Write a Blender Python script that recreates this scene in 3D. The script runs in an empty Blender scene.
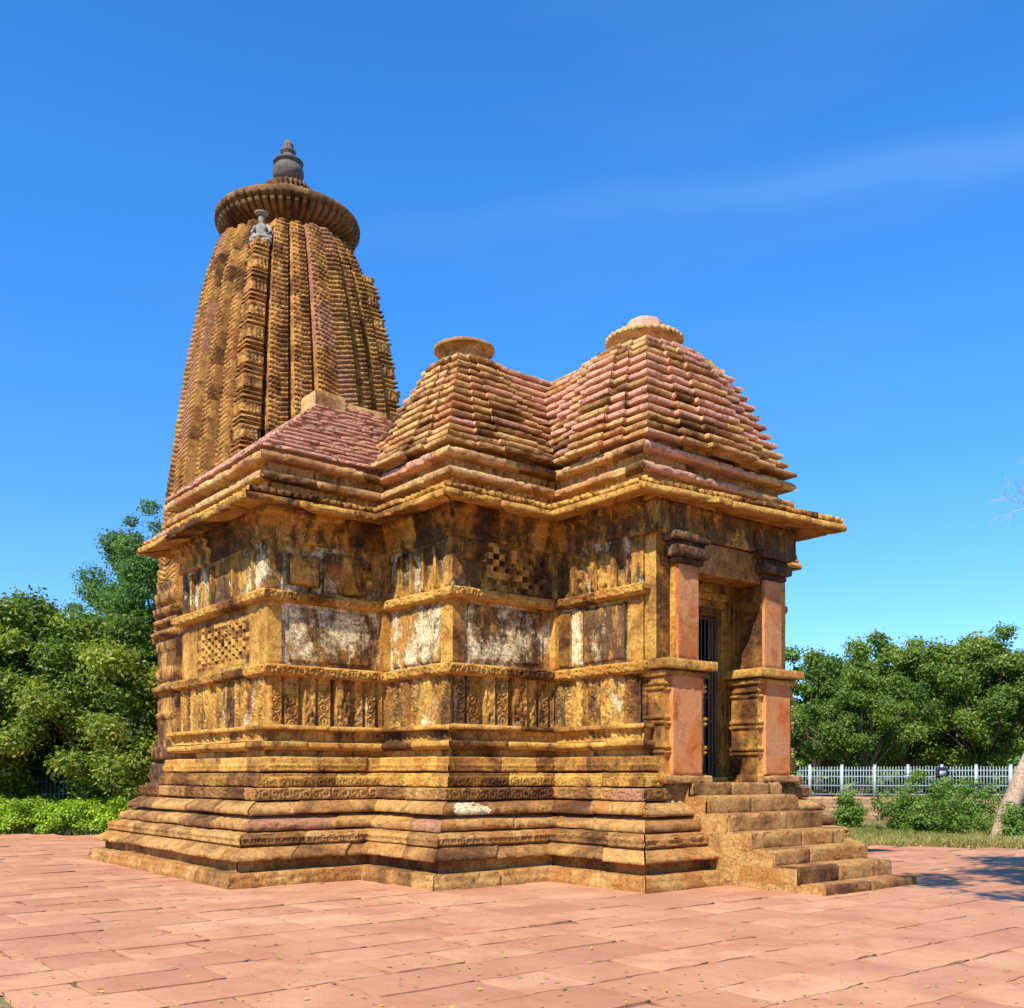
import bpy, math, random
import numpy as np
from math import radians, sin, cos, pi
rng = np.random.default_rng(7)
random.seed(7)
S = bpy.context.scene
COL = S.collection

# ------------------------------------------------------------------ camera, sky, sun, exposure
cd = bpy.data.cameras.new("camera"); cam = bpy.data.objects.new("camera", cd); COL.objects.link(cam)
cam.location = (0, 0, 1.6); cam.rotation_euler = (radians(90), 0, 0)
cd.sensor_width = 36; cd.lens = 36*1000/1024; cd.shift_y = 0.2646; cd.clip_end = 3000; cd.clip_start = 0.05
S.camera = cam
SUN_EL = radians(48); sdx, sdy = -0.489, -0.872
world = bpy.data.worlds.new("World"); S.world = world; world.use_nodes = True
nt = world.node_tree; nt.nodes.clear()
def N(t, **k):
    n = nt.nodes.new(t)
    for a, b in k.items(): setattr(n, a, b)
    return n
wo = N('ShaderNodeOutputWorld'); bg = N('ShaderNodeBackground'); bg.inputs[1].default_value = 0.1
sky = N('ShaderNodeTexSky', sky_type='NISHITA'); sky.sun_disc = False
sky.sun_elevation = SUN_EL; sky.sun_rotation = math.atan2(sdx, sdy)
sky.altitude = 300; sky.air_density = 1.0; sky.dust_density = 0.0; sky.ozone_density = 4.0
hs = N('ShaderNodeHueSaturation'); hs.inputs['Saturation'].default_value = 1.22; hs.inputs['Hue'].default_value = 0.508
hs.inputs['Value'].default_value = 1.45
nt.links.new(sky.outputs[0], hs.inputs['Color'])
gt = N('ShaderNodeTexCoord'); gs = N('ShaderNodeSeparateXYZ'); gr = N('ShaderNodeMapRange'); gr.inputs[1].default_value = 0.0; gr.inputs[2].default_value = 0.5
gm_ = N('ShaderNodeMix', data_type='RGBA'); gm_.inputs[6].default_value = (0.66, 0.76, 0.95, 1); gm_.inputs[7].default_value = (0.62, 1.20, 1.30, 1)
gx_ = N('ShaderNodeMix', data_type='RGBA', blend_type='MULTIPLY'); gx_.inputs[0].default_value = 1.0
nt.links.new(gt.outputs['Generated'], gs.inputs[0]); nt.links.new(gs.outputs['Z'], gr.inputs[0]); nt.links.new(gr.outputs[0], gm_.inputs[0])
nt.links.new(hs.outputs[0], gx_.inputs[6]); nt.links.new(gm_.outputs[2], gx_.inputs[7])
# faint cirrus streaks
tc = N('ShaderNodeTexCoord'); mp = N('ShaderNodeMapping'); mp.inputs['Scale'].default_value = (1.2, 1.2, 7.0)
mp.inputs['Rotation'].default_value = (0, radians(-13), 0)
no = N('ShaderNodeTexNoise'); no.inputs['Scale'].default_value = 1.3; no.inputs['Detail'].default_value = 5
no.inputs['Roughness'].default_value = 0.5
mr = N('ShaderNodeMapRange'); mr.inputs[1].default_value = 0.55; mr.inputs[2].default_value = 0.9; mr.inputs[4].default_value = 0.07
mx = N('ShaderNodeMix', data_type='RGBA'); mx.inputs[7].default_value = (4.8, 5.6, 6.6, 1)
nt.links.new(tc.outputs['Generated'], mp.inputs[0]); nt.links.new(mp.outputs[0], no.inputs[0]); nt.links.new(no.outputs[0], mr.inputs[0])
nt.links.new(mr.outputs[0], mx.inputs[0]); nt.links.new(gx_.outputs[2], mx.inputs[6])
def WM(op, a, b=0.0, c=None):
    x = N('ShaderNodeMath', operation=op)
    for i, q_ in enumerate((a, b) if c is None else (a, b, c)):
        if hasattr(q_, 'links'): nt.links.new(q_, x.inputs[i])
        else: x.inputs[i].default_value = q_
    return x.outputs[0]
yy_ = WM('MAXIMUM', gs.outputs['Y'], 0.05); xr = WM('DIVIDE', gs.outputs['X'], yy_); zr = WM('DIVIDE', gs.outputs['Z'], yy_)
n2 = N('ShaderNodeTexNoise'); n2.inputs['Scale'].default_value = 3.2; n2.inputs['Detail'].default_value = 6; nt.links.new(gt.outputs['Generated'], n2.inputs[0])
fd = WM('SUBTRACT', zr, WM('ADD', WM('MULTIPLY', xr, 0.168), WM('ADD', 0.552, WM('MULTIPLY', WM('SUBTRACT', n2.outputs[0], 0.5), 0.10))))
gsn = WM('POWER', 2.718, WM('MULTIPLY', WM('MULTIPLY', fd, fd), -2200.0))
amp = N('ShaderNodeMapRange'); amp.inputs[1].default_value = -0.35; amp.inputs[2].default_value = 0.45; amp.inputs[3].default_value = 0.0; amp.inputs[4].default_value = 0.085; nt.links.new(xr, amp.inputs[0])
fac = WM('MULTIPLY', WM('MULTIPLY', gsn, amp.outputs[0]), WM('GREATER_THAN', gs.outputs['Y'], 0.06))
mx2 = N('ShaderNodeMix', data_type='RGBA'); mx2.inputs[7].default_value = (4.8, 6.4, 7.8, 1)
nt.links.new(fac, mx2.inputs[0]); nt.links.new(mx.outputs[2], mx2.inputs[6])
nt.links.new(mx2.outputs[2], bg.inputs[0]); nt.links.new(bg.outputs[0], wo.inputs[0])
sl = bpy.data.lights.new("sun", 'SUN'); sl.energy = 5.0; sl.angle = radians(0.5); sl.color = (1.0, 0.93, 0.80)
so = bpy.data.objects.new("sun", sl); COL.objects.link(so)
from mathutils import Vector, Matrix
so.rotation_euler = Vector((sdx*cos(SUN_EL), sdy*cos(SUN_EL), sin(SUN_EL))).to_track_quat('Z', 'Y').to_euler()
so.location = (-8, -20, 30)
S.view_settings.view_transform = 'Standard'; S.view_settings.look = 'None'; S.view_settings.gamma = 1
S.view_settings.exposure = 0.6

# ------------------------------------------------------------------ helpers
def _h(i, j, k, s=0):
    n = (i*374761393 + j*668265263 + k*2147483647 + s*974634777) & 0xFFFFFFFF
    n = ((n ^ (n >> 13))*1274126177) & 0xFFFFFFFF
    return ((n ^ (n >> 16)) & 0xFFFF)/65535.0
def vnoise(x, y, z, f=1.0, s=0):
    x = np.asarray(x, float)*f; y = np.asarray(y, float)*f; z = np.asarray(z, float)*f
    x, y, z = np.broadcast_arrays(x, y, z)
    xi = np.floor(x).astype(np.int64); yi = np.floor(y).astype(np.int64); zi = np.floor(z).astype(np.int64)
    u = x-xi; v = y-yi; w = z-zi
    u = u*u*(3-2*u); v = v*v*(3-2*v); w = w*w*(3-2*w)
    r = 0
    for a in (0, 1):
        for b in (0, 1):
            for c in (0, 1):
                r = r + _h(xi+a, yi+b, zi+c, s)*(u if a else 1-u)*(v if b else 1-v)*(w if c else 1-w)
    return r*2-1

class GM:
    """collects vertices and faces, builds one mesh"""
    def __init__(s): s.v = []; s.q = []; s.n = []; s.m = []; s.c = 0
    def add(s, v, q=None, ng=None, mask=(0.5, 0, 0, 0)):
        v = np.asarray(v, float).reshape(-1, 3); b = s.c
        s.v.append(v); s.c += len(v)
        m = np.asarray(mask, float)
        s.m.append(np.broadcast_to(m, (len(v), 4)) if m.ndim == 1 else m)
        if q is not None and len(q): s.q.append(np.asarray(q, int)+b)
        if ng: s.n += [[i+b for i in f] for f in ng]
        return b
    def grid(s, P, mask=(0.5, 0, 0, 0), flip=False, wrap=False):
        a, b = P.shape[:2]
        I = np.arange(a*b).reshape(a, b)
        if wrap: I = np.concatenate([I, I[:1]], 0)
        q = np.stack([I[:-1, :-1], I[1:, :-1], I[1:, 1:], I[:-1, 1:]], -1).reshape(-1, 4)
        if flip: q = q[:, ::-1]
        m = np.asarray(mask, float)
        if m.ndim == 3: m = m.reshape(-1, 4)
        s.add(P.reshape(-1, 3), q, mask=m)
    def build(s, name, mat, parent=None, smooth=False, loc=None):
        V = np.concatenate(s.v) if s.v else np.zeros((0, 3)); M = np.concatenate(s.m)
        Q = np.concatenate(s.q) if s.q else np.zeros((0, 4), int)
        me = bpy.data.meshes.new(name)
        ls = np.concatenate([Q.reshape(-1)] + [np.array(f) for f in s.n]) if s.n else Q.reshape(-1)
        tot = np.concatenate([np.full(len(Q), 4), np.array([len(f) for f in s.n], int)])
        st = np.concatenate([[0], np.cumsum(tot)[:-1]])
        me.vertices.add(len(V)); me.vertices.foreach_set('co', V.astype(np.float32).reshape(-1))
        me.loops.add(len(ls)); me.loops.foreach_set('vertex_index', ls.astype(np.int32))
        me.polygons.add(len(tot)); me.polygons.foreach_set('loop_start', st.astype(np.int32))
        me.update(calc_edges=True); me.validate()
        at = me.color_attributes.new('mask', 'FLOAT_COLOR', 'POINT')
        if len(me.vertices) == len(V): at.data.foreach_set('color', M.astype(np.float32).reshape(-1))
        if smooth: me.polygons.foreach_set('use_smooth', np.ones(len(me.polygons), bool))
        me.materials.append(mat)
        o = bpy.data.objects.new(name, me); COL.objects.link(o)
        if parent: o.parent = parent
        if loc: o.location = loc
        return o

def tag(o, label=None, cat=None, group=None, kind=None):
    if label: o['label'] = label
    if cat: o['category'] = cat
    if group: o['group'] = group
    if kind: o['kind'] = kind
    return o
def empty(name, loc, rz=0, label=None, cat=None, group=None):
    o = bpy.data.objects.new(name, None); COL.objects.link(o); o.location = loc; o.rotation_euler = (0, 0, rz)
    o.empty_display_size = 0.3
    return tag(o, label, cat, group)

def dens(prof, st):
    out = [prof[0]]
    for (a, b), (c, d) in zip(prof, prof[1:]):
        n = max(1, int(math.ceil(math.hypot(c-a, d-b)/st)))
        for k in range(1, n+1): out.append((a+(c-a)*k/n, b+(d-b)*k/n))
    return np.array(out)

def run(gm, A, B, cA, cB, prof, step=0.08, pst=0.08, blk=(0.7, 1.3), jit=0.01, dz=0.006, groove=0.014, ero=0.012,
        carve=None, mask=(0, 0, 0), chip=0.02, maskf=None):
    """one straight length of a moulding; outward normal is to the right of A->B; cA, cB mitre signs"""
    A = np.array(A, float); B = np.array(B, float); L = np.linalg.norm(B-A)
    if L < 1e-4: return
    d = (B-A)/L; nr = np.array([d[1], -d[0]])
    P = dens(prof, pst); off = P[:, 0]; zz = P[:, 1]
    dv = np.diff(P, axis=0); an = np.arctan2(dv[:, 1], dv[:, 0]); tn = np.zeros(len(P))
    tn[1:-1] = np.abs((an[1:]-an[:-1]+pi) % (2*pi)-pi)*(np.cross(dv[:-1], dv[1:]) > 0)
    edge = np.clip(tn/0.7, 0, 1)[None, :]
    ed = [0.0]
    while ed[-1] < L:
        ed.append(ed[-1] + rng.uniform(*blk))
    ed = [e for e in ed if e < L-0.3*blk[0]] + [L]
    if len(ed) < 2: ed = [0, L]
    xs = []; gr = []; bi = []
    for k in range(len(ed)-1):
        a, b = ed[k], ed[k+1]; g = min(0.009, (b-a)*0.2)
        n = max(1, int((b-a-2*g)/step)); xs += [a]; gr += [1]; bi += [k]
        for t in np.linspace(a+g, b-g, n+1): xs.append(t); gr.append(0); bi.append(k)
    xs.append(L); gr.append(1); bi.append(len(ed)-2)
    gr[0] = 0; gr[-1] = 0
    xs = np.array(xs); gr = np.array(gr, float); bi = np.array(bi)
    bo = rng.uniform(-jit, jit, len(ed)); bz = rng.uniform(-dz, dz, len(ed)); bt = rng.random(len(ed)); bp = rng.random(len(ed))
    ea = 0.05 if cA < 0 else 0.0; eb = 0.05 if cB < 0 else 0.0
    X = (-cA*off-ea)[None, :] + (xs/L)[:, None]*(L+(cA+cB)*off+ea+eb)[None, :]
    O = off[None, :] + bo[bi][:, None] - groove*gr[:, None]
    Z = zz[None, :] + bz[bi][:, None]
    px = A[0]+d[0]*X+nr[0]*O; py = A[1]+d[1]*X+nr[1]*O
    if ero > 0:
        O = O + ero*0.3*vnoise(px, py, Z, 4.0, 1) + ero*0.45*vnoise(px, py, Z, 23.0, 2)
        c = vnoise(px, py, Z, 3.1, 3); c2 = vnoise(px, py, Z, 11.0, 7)
        O = O - chip*1.3*np.clip((c2-0.30)*5, 0, 1)*edge - chip*0.5*np.clip((c-0.55)*6, 0, 1)
        Z = Z + ero*0.35*vnoise(px, py, Z*0, 5.0, 4)
    if carve is not None: O = O + carve(X, np.broadcast_to(zz[None, :], X.shape))
    P3 = np.stack([A[0]+d[0]*X+nr[0]*O, A[1]+d[1]*X+nr[1]*O, Z], -1)
    M = np.zeros(P3.shape[:2]+(4,)); M[..., 0] = bt[bi][:, None]
    pk = mask[0]
    M[..., 1] = (bp[bi] < pk).astype(float)[:, None]*(0.6+0.4*bt[bi][:, None]) if 0 < pk < 1 else pk
    M[..., 2] = mask[1]; M[..., 3] = mask[2]
    if maskf is not None: M = maskf(P3, M)
    gm.grid(P3, M, flip=False)

def ring(gm, poly, prof, closed=True, skip=(), fine=None, **k):
    """mouldings round a plan polygon (counter-clockwise)"""
    n = len(poly)
    def conv(i):
        a = np.array(poly[(i-1) % n]); b = np.array(poly[i]); c = np.array(poly[(i+1) % n])
        return 1 if np.cross(b-a, c-b) > 0 else -1
    for i in range(n if closed else n-1):
        if i in skip: continue
        kk = dict(k)
        if fine is not None and i not in fine: kk.update(step=0.5, ero=0, carve=None, pst=1)
        cA = conv(i) if closed or i > 0 else 0
        cB = conv((i+1) % n) if closed or i < n-2 else 0
        run(gm, poly[i], poly[(i+1) % n], cA, cB, prof, **kk)

def rect(x0, x1, y0, y1): return [(x0, y0), (x1, y0), (x1, y1), (x0, y1)]
def block(gm, x0, x1, y0, y1, z0, z1, bev=0.012, mask=(0, 0, 0), step=0.08, ero=0.008, carve=None, cap=True, blk=(9, 10), jit=0.0, prof=None, bottom=True):
    prof = prof or [(-bev*3, z0), (-bev, z0), (0, z0+bev), (0, z1-bev), (-bev, z1), (-bev*3, z1)]
    ring(gm, rect(x0, x1, y0, y1), prof, step=step, pst=step, blk=blk, jit=jit, dz=0, ero=ero, chip=ero*1.5, carve=carve, mask=mask)
    i = -prof[-1][0]; j = -prof[0][0]; m = (0.5,)+tuple(mask)
    if cap: gm.add([(x0+i, y0+i, z1), (x1-i, y0+i, z1), (x1-i, y1-i, z1), (x0+i, y1-i, z1)], [[0, 1, 2, 3]], mask=m)
    if bottom: gm.add([(x0+j, y0+j, z0), (x1-j, y0+j, z0), (x1-j, y1-j, z0), (x0+j, y1-j, z0)], [[3, 2, 1, 0]], mask=m)
def box(gm, x0, x1, y0, y1, z0, z1, m=(0.5, 0, 0, 0)):
    v = [(x, y, z) for z in (z0, z1) for x, y in ((x0, y0), (x1, y0), (x1, y1), (x0, y1))]
    gm.add(v, [[3, 2, 1, 0], [4, 5, 6, 7], [0, 1, 5, 4], [1, 2, 6, 5], [2, 3, 7, 6], [3, 0, 4, 7]], mask=m)
def lathe(gm, cx, cy, prof, n=48, mod=None, mask=(0.5, 0, 0, 0), ero=0.0):
    th = np.linspace(0, 2*pi, n, endpoint=False)
    P = np.zeros((n, len(prof), 3))
    for j, (r, z) in enumerate(prof):
        rr = r*np.ones(n) if mod is None else mod(th, r, z)
        rr = rr + ero*vnoise(np.cos(th)*3, np.sin(th)*3, z, 3)
        P[:, j, 0] = cx+rr*np.cos(th); P[:, j, 1] = cy+rr*np.sin(th); P[:, j, 2] = z
    gm.grid(P, mask, wrap=True)
def tube(gm, pts, rad, n=8, mask=(0.5, 0, 0, 0)):
    pts = [Vector(p) for p in pts]; R = []
    up = Vector((0.13, 0.31, 0.94))
    for i, p in enumerate(pts):
        t = (pts[min(i+1, len(pts)-1)]-pts[max(i-1, 0)]).normalized()
        a = t.cross(up); a = a.normalized() if a.length > 1e-3 else Vector((1, 0, 0)); b = t.cross(a)
        r = rad[i] if hasattr(rad, '__len__') else rad
        R.append([tuple(p+(a*cos(q)+b*sin(q))*r) for q in [2*pi*k/n for k in range(n)]])
    P = np.array(R).transpose(1, 0, 2)
    gm.grid(P, mask, wrap=True)

# ------------------------------------------------------------------ materials
def newmat(name):
    m = bpy.data.materials.new(name); m.use_nodes = True; t = m.node_tree; t.nodes.clear()
    o = t.nodes.new('ShaderNodeOutputMaterial'); b = t.nodes.new('ShaderNodeBsdfPrincipled'); t.links.new(b.outputs[0], o.inputs[0])
    return m, t, b
class NB:
    def __init__(s, t): s.t = t
    def n(s, typ, **k):
        x = s.t.nodes.new(typ)
        for a, b in k.items(): setattr(x, a, b)
        return x
    def l(s, a, b): s.t.links.new(a, b)
    def noise(s, vec, sc, det=4, rough=0.55, dist=0.0):
        x = s.n('ShaderNodeTexNoise'); x.inputs['Scale'].default_value = sc; x.inputs['Detail'].default_value = det
        x.inputs['Roughness'].default_value = rough; x.inputs['Distortion'].default_value = dist; s.l(vec, x.inputs['Vector']); return x.outputs['Fac']
    def rng(s, v, a, b, c=0, d=1):
        x = s.n('ShaderNodeMapRange'); x.clamp = True
        for i, q in enumerate((a, b, c, d)):
            if hasattr(q, 'links'): s.l(q, x.inputs[i+1])
            else: x.inputs[i+1].default_value = q
        s.l(v, x.inputs[0]); return x.outputs[0]
    def math(s, op, a, b=0.0):
        x = s.n('ShaderNodeMath', operation=op)
        for i, q in enumerate((a, b)):
            if hasattr(q, 'links'): s.l(q, x.inputs[i])
            else: x.inputs[i].default_value = q
        return x.outputs[0]
    def mix(s, f, a, b, mode='MIX'):
        x = s.n('ShaderNodeMix', data_type='RGBA', blend_type=mode)
        for i, q in ((0, f), (6, a), (7, b)):
            if hasattr(q, 'links'): s.l(q, x.inputs[i])
            elif isinstance(q, tuple): x.inputs[i].default_value = q+(1,) if len(q) == 3 else q
            else: x.inputs[i].default_value = q
        return x.outputs[2]
    def ramp(s, v, st):
        x = s.n('ShaderNodeValToRGB'); r = x.color_ramp
        while len(r.elements) < len(st): r.elements.new(0.5)
        for e, (p, c) in zip(r.elements, st): e.position = p; e.color = c+(1,)
        s.l(v, x.inputs[0]); return x.outputs[0]
    def bump(s, h, st, dist, nrm=None):
        x = s.n('ShaderNodeBump'); x.inputs['Strength'].default_value = st; x.inputs['Distance'].default_value = dist
        s.l(h, x.inputs['Height'])
        if nrm is not None: s.l(nrm, x.inputs['Normal'])
        return x.outputs[0]

def stone(name, cols, pinkc=(0.54, 0.27, 0.18), soot_shade_c=(0.045, 0.032, 0.022), limec=(0.80, 0.68, 0.41), bump=0.9, gain=1.0, spk=(0.50, 1.38), stsc=2.6):
    m, t, b = newmat(name); q = NB(t)
    tc = q.n('ShaderNodeTexCoord').outputs['Object']
    at = q.n('ShaderNodeAttribute'); at.attribute_name = 'mask'
    sp = q.n('ShaderNodeSeparateColor'); q.l(at.outputs['Color'], sp.inputs[0])
    tint, pink, lime, soot_shade = sp.outputs[0], sp.outputs[1], sp.outputs[2], at.outputs['Alpha']
    n1 = q.noise(tc, 1.25, 6, 0.66, 0.4)
    f = q.math('ADD', q.math('MULTIPLY', n1, 1.25), q.math('MULTIPLY', q.math('SUBTRACT', tint, 0.5), 0.5))
    f = q.math('ADD', q.math('MULTIPLY', q.math('SUBTRACT', f, 0.5), 1.35), 0.38)
    c = q.ramp(f, [(0.12+0.76*i/(len(cols)-1), cc) for i, cc in enumerate(cols)])
    # weathered pink stone where stones were renewed
    pc = q.mix(q.rng(q.noise(tc, 3.1, 4), 0.4, 0.75), pinkc, tuple(x*y for x, y in zip(pinkc, (1.1, 1.18, 1.1))))
    c = q.mix(pink, c, pc)
    # brown and black lichen stains, plus shade painted on upper tier and beams
    mp = q.n('ShaderNodeMapping'); mp.inputs['Scale'].default_value = (1, 1, 0.38); q.l(tc, mp.inputs[0])
    st = q.noise(mp.outputs[0], stsc, 7, 0.68, 0.3)
    th = q.math('SUBTRACT', 0.68, q.math('MULTIPLY', soot_shade, 0.28))
    sm = q.rng(st, th, q.math('ADD', th, 0.10))
    c = q.mix(q.math('MULTIPLY', sm, 0.82), c, soot_shade_c)
    br = q.rng(q.noise(tc, 5.5, 6, 0.7), 0.5, 0.72, 0, 0.45)
    c = q.mix(br, c, (0.16, 0.075, 0.025))
    # lime wash and pale lichen
    ml = q.n('ShaderNodeMapping'); ml.inputs['Scale'].default_value = (1, 1, 0.65); q.l(tc, ml.inputs[0]); ln = q.noise(ml.outputs[0], 1.7, 8, 0.72, 0.25)
    lt = q.math('SUBTRACT', 0.80, q.math('MULTIPLY', lime, 0.34))
    lm = q.rng(ln, lt, q.math('ADD', lt, 0.09))
    l2 = q.rng(q.noise(tc, 19, 5, 0.8), 0.36, 0.50)
    dk = q.math('MULTIPLY', q.rng(ln, q.math('SUBTRACT', lt, 0.07), lt), q.rng(q.noise(tc, 13, 5, 0.8), 0.42, 0.6, 0, 0.7))
    dk = q.math('MULTIPLY', dk, q.rng(lime, 0.2, 0.5))
    c = q.mix(dk, c, soot_shade_c)
    c = q.mix(q.math('MULTIPLY', lm, l2), c, limec)
    sp2 = q.rng(q.math('ADD', q.math('MULTIPLY', q.noise(tc, 22, 4, 0.7), 0.35), q.math('MULTIPLY', q.noise(tc, 5.5, 7, 0.75), 0.65)), 0.38, 0.62, spk[0], spk[1])
    cc = q.n('ShaderNodeCombineColor')
    for i in range(3): q.l(sp2, cc.inputs[i])
    c = q.mix(1.0, c, cc.outputs[0], 'MULTIPLY')
    if gain != 1.0: c = q.mix(1.0, c, (gain, gain, gain), 'MULTIPLY')
    q.l(c, b.inputs['Base Color']); b.inputs['Roughness'].default_value = 0.88; b.inputs['Specular IOR Level'].default_value = 0.25
    h = q.math('ADD', q.noise(tc, 16, 6, 0.75), q.math('MULTIPLY', q.noise(tc, 40, 4, 0.7), 0.6))
    q.l(q.bump(h, bump, 0.035), b.inputs['Normal'])
    return m
OCH = [(0.085, 0.034, 0.010), (0.26, 0.112, 0.022), (0.49, 0.240, 0.044), (0.70, 0.40, 0.085), (0.54, 0.24, 0.040)]
BAS = [(0.11, 0.048, 0.016), (0.25, 0.115, 0.032), (0.42, 0.21, 0.06), (0.57, 0.32, 0.10), (0.42, 0.18, 0.042)]
M_wall = stone('ochre_stone', OCH)
M_base = stone('plinth_stone', BAS, pinkc=(0.42, 0.20, 0.11))
M_spire = stone('spire_stone', [(0.11, 0.046, 0.015), (0.26, 0.11, 0.028), (0.43, 0.20, 0.045), (0.56, 0.29, 0.07), (0.36, 0.14, 0.035)], pinkc=(0.42, 0.19, 0.11), stsc=4.5, spk=(0.42, 1.5))
M_roof = stone('roof_stone', [(0.13, 0.06, 0.022), (0.33, 0.165, 0.055), (0.52, 0.30, 0.11), (0.64, 0.40, 0.15), (0.44, 0.20, 0.07)], pinkc=(0.62, 0.31, 0.215), bump=0.35)
M_pink = stone('pink_stone', [(0.46, 0.20, 0.13), (0.60, 0.30, 0.20), (0.68, 0.40, 0.27)], pinkc=(0.60, 0.29, 0.195))
M_orange = stone('orange_plaster_stone', [(0.42, 0.085, 0.018), (0.60, 0.17, 0.035), (0.64, 0.25, 0.085), (0.60, 0.27, 0.11), (0.46, 0.15, 0.045)], bump=0.3, spk=(0.74, 1.18))
M_disc = stone('dark_disc_stone', [(0.06, 0.03, 0.015), (0.16, 0.08, 0.032), (0.30, 0.16, 0.065), (0.22, 0.10, 0.04)])
M_grey = stone('grey_stone', [(0.12, 0.10, 0.085), (0.17, 0.15, 0.13), (0.26, 0.23, 0.2)])
def plain(name, col, rough=0.6, metal=0.0, var=0.15, sc=8):
    m, t, b = newmat(name); q = NB(t)
    tc = q.n('ShaderNodeTexCoord').outputs['Object']
    f = q.rng(q.noise(tc, sc, 5), 0.3, 0.7)
    c = q.mix(f, tuple(x*(1-var) for x in col), tuple(min(1, x*(1+var)) for x in col))
    q.l(c, b.inputs['Base Color']); b.inputs['Roughness'].default_value = rough; b.inputs['Metallic'].default_value = metal
    return m
M_dark = plain('interior_shade_black', (0.015, 0.012, 0.01), 0.95)  # near-black colour stands in for the shade inside the temple
M_iron = plain('painted_iron', (0.12, 0.115, 0.11), 0.6, 0.0)
M_fence = plain('white_fence_paint', (0.40, 0.44, 0.46), 0.5)
M_fence2 = plain('blue_grey_fence_paint', (0.30, 0.40, 0.46), 0.5)
M_fbar = plain('pale_picket_paint', (0.27, 0.34, 0.39), 0.5)
M_black = plain('black_plastic', (0.02, 0.02, 0.022), 0.4)

def leafmat(name, a, b_, c, trans=0.35):
    m, t, b = newmat(name); q = NB(t)
    at = q.n('ShaderNodeAttribute'); at.attribute_name = 'mask'
    sp = q.n('ShaderNodeSeparateColor'); q.l(at.outputs['Color'], sp.inputs[0])
    col = q.ramp(sp.outputs[0], [(0.0, a), (0.5, b_), (1.0, c)])
    q.l(col, b.inputs['Base Color']); b.inputs['Roughness'].default_value = 0.5; b.inputs['Specular IOR Level'].default_value = 0.35
    tr = q.n('ShaderNodeBsdfTranslucent'); q.l(q.mix(1.0, col, (1.3, 1.5, 0.5), 'MULTIPLY'), tr.inputs[0])
    ms = q.n('ShaderNodeMixShader'); ms.inputs[0].default_value = trans
    q.l(b.outputs[0], ms.inputs[1]); q.l(tr.outputs[0], ms.inputs[2])
    out = [n for n in t.nodes if n.type == 'OUTPUT_MATERIAL'][0]; q.l(ms.outputs[0], out.inputs[0])
    return m
M_leafL = leafmat('broad_leaves', (0.025, 0.065, 0.010), (0.12, 0.185, 0.020), (0.38, 0.40, 0.055), 0.4)
M_leafR = leafmat('mango_leaves', (0.04, 0.09, 0.017), (0.15, 0.23, 0.032), (0.30, 0.35, 0.06), 0.4)
M_leafT = leafmat('feathery_leaves', (0.04, 0.10, 0.03), (0.10, 0.19, 0.05), (0.20, 0.30, 0.08), 0.4)
M_hedge = leafmat('hedge_leaves', (0.09, 0.17, 0.010), (0.24, 0.38, 0.025), (0.46, 0.56, 0.05))
M_shrub = leafmat('shrub_leaves', (0.05, 0.12, 0.015), (0.12, 0.22, 0.03), (0.26, 0.33, 0.06))
M_grass = leafmat('grass_blades', (0.12, 0.16, 0.025), (0.34, 0.31, 0.08), (0.55, 0.42, 0.18))
M_litter = leafmat('fallen_leaf', (0.35, 0.26, 0.03), (0.5, 0.4, 0.06), (0.2, 0.24, 0.04), 0.1)
M_bark = plain('bark', (0.13, 0.09, 0.06), 0.9, var=0.4, sc=6)
M_palebark = stone('pale_bark', [(0.30, 0.18, 0.11), (0.48, 0.34, 0.24), (0.62, 0.5, 0.4)])
M_twig = plain('pale_twig', (0.42, 0.36, 0.33), 0.9)

# ================================================================== GROUND
TH = radians(38.7); F0 = Vector((3.49, 15.82, 0))
Vd = np.array([cos(TH), sin(TH)]); Ud = np.array([-sin(TH), cos(TH)])
def W(w, s): p = np.array([F0.x, F0.y])+Vd*w+Ud*s; return p
m_soil, t, b = newmat('soil'); q = NB(t)
tc = q.n('ShaderNodeTexCoord').outputs['Object']
c = q.mix(q.rng(q.noise(tc, 0.5, 6), 0.35, 0.65), (0.14, 0.15, 0.04), (0.26, 0.20, 0.09))
c = q.mix(q.rng(q.noise(tc, 14, 5), 0.4, 0.7), c, (0.12, 0.08, 0.04))
q.l(c, b.inputs['Base Color']); b.inputs['Roughness'].default_value = 1
q.l(q.bump(q.noise(tc, 20, 5), 0.8, 0.05), b.inputs['Normal'])
g = GM(); n = 60
ax = np.linspace(-1, 1, n); ax = np.sign(ax)*np.abs(ax)**3*1500
gx, gy = np.meshgrid(ax, ax, indexing='ij')
g.grid(np.stack([gx, gy+20, -0.06+0*gx], -1)); o = g.build('ground', m_soil); tag(o, kind='structure')

m_pav, t, b = newmat('red_sandstone_paving'); q = NB(t)
tc = q.n('ShaderNodeTexCoord').outputs['Object']
at = q.n('ShaderNodeAttribute'); at.attribute_name = 'mask'
sp = q.n('ShaderNodeSeparateColor'); q.l(at.outputs['Color'], sp.inputs[0])
c = q.ramp(sp.outputs[0], [(0, (0.44, 0.190, 0.088)), (0.35, (0.53, 0.250, 0.115)), (0.7, (0.57, 0.275, 0.128)), (1, (0.63, 0.34, 0.165))])
c = q.mix(q.rng(q.noise(tc, 1.3, 7, 0.65, 0.5), 0.42, 0.62, 0, 0.7), c, (0.42, 0.145, 0.075))
c = q.mix(q.rng(q.noise(tc, 0.55, 6, 0.6, 0.6), 0.5, 0.7, 0, 0.5), c, (0.63, 0.35, 0.20))
c = q.mix(q.rng(q.noise(tc, 2.2, 8, 0.7), 0.63, 0.74, 0, 0.6), c, (0.16, 0.10, 0.07))
c = q.mix(q.rng(q.noise(tc, 45, 4, 0.7), 0.3, 0.75, 0, 0.35), c, (0.36, 0.15, 0.08))
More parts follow.
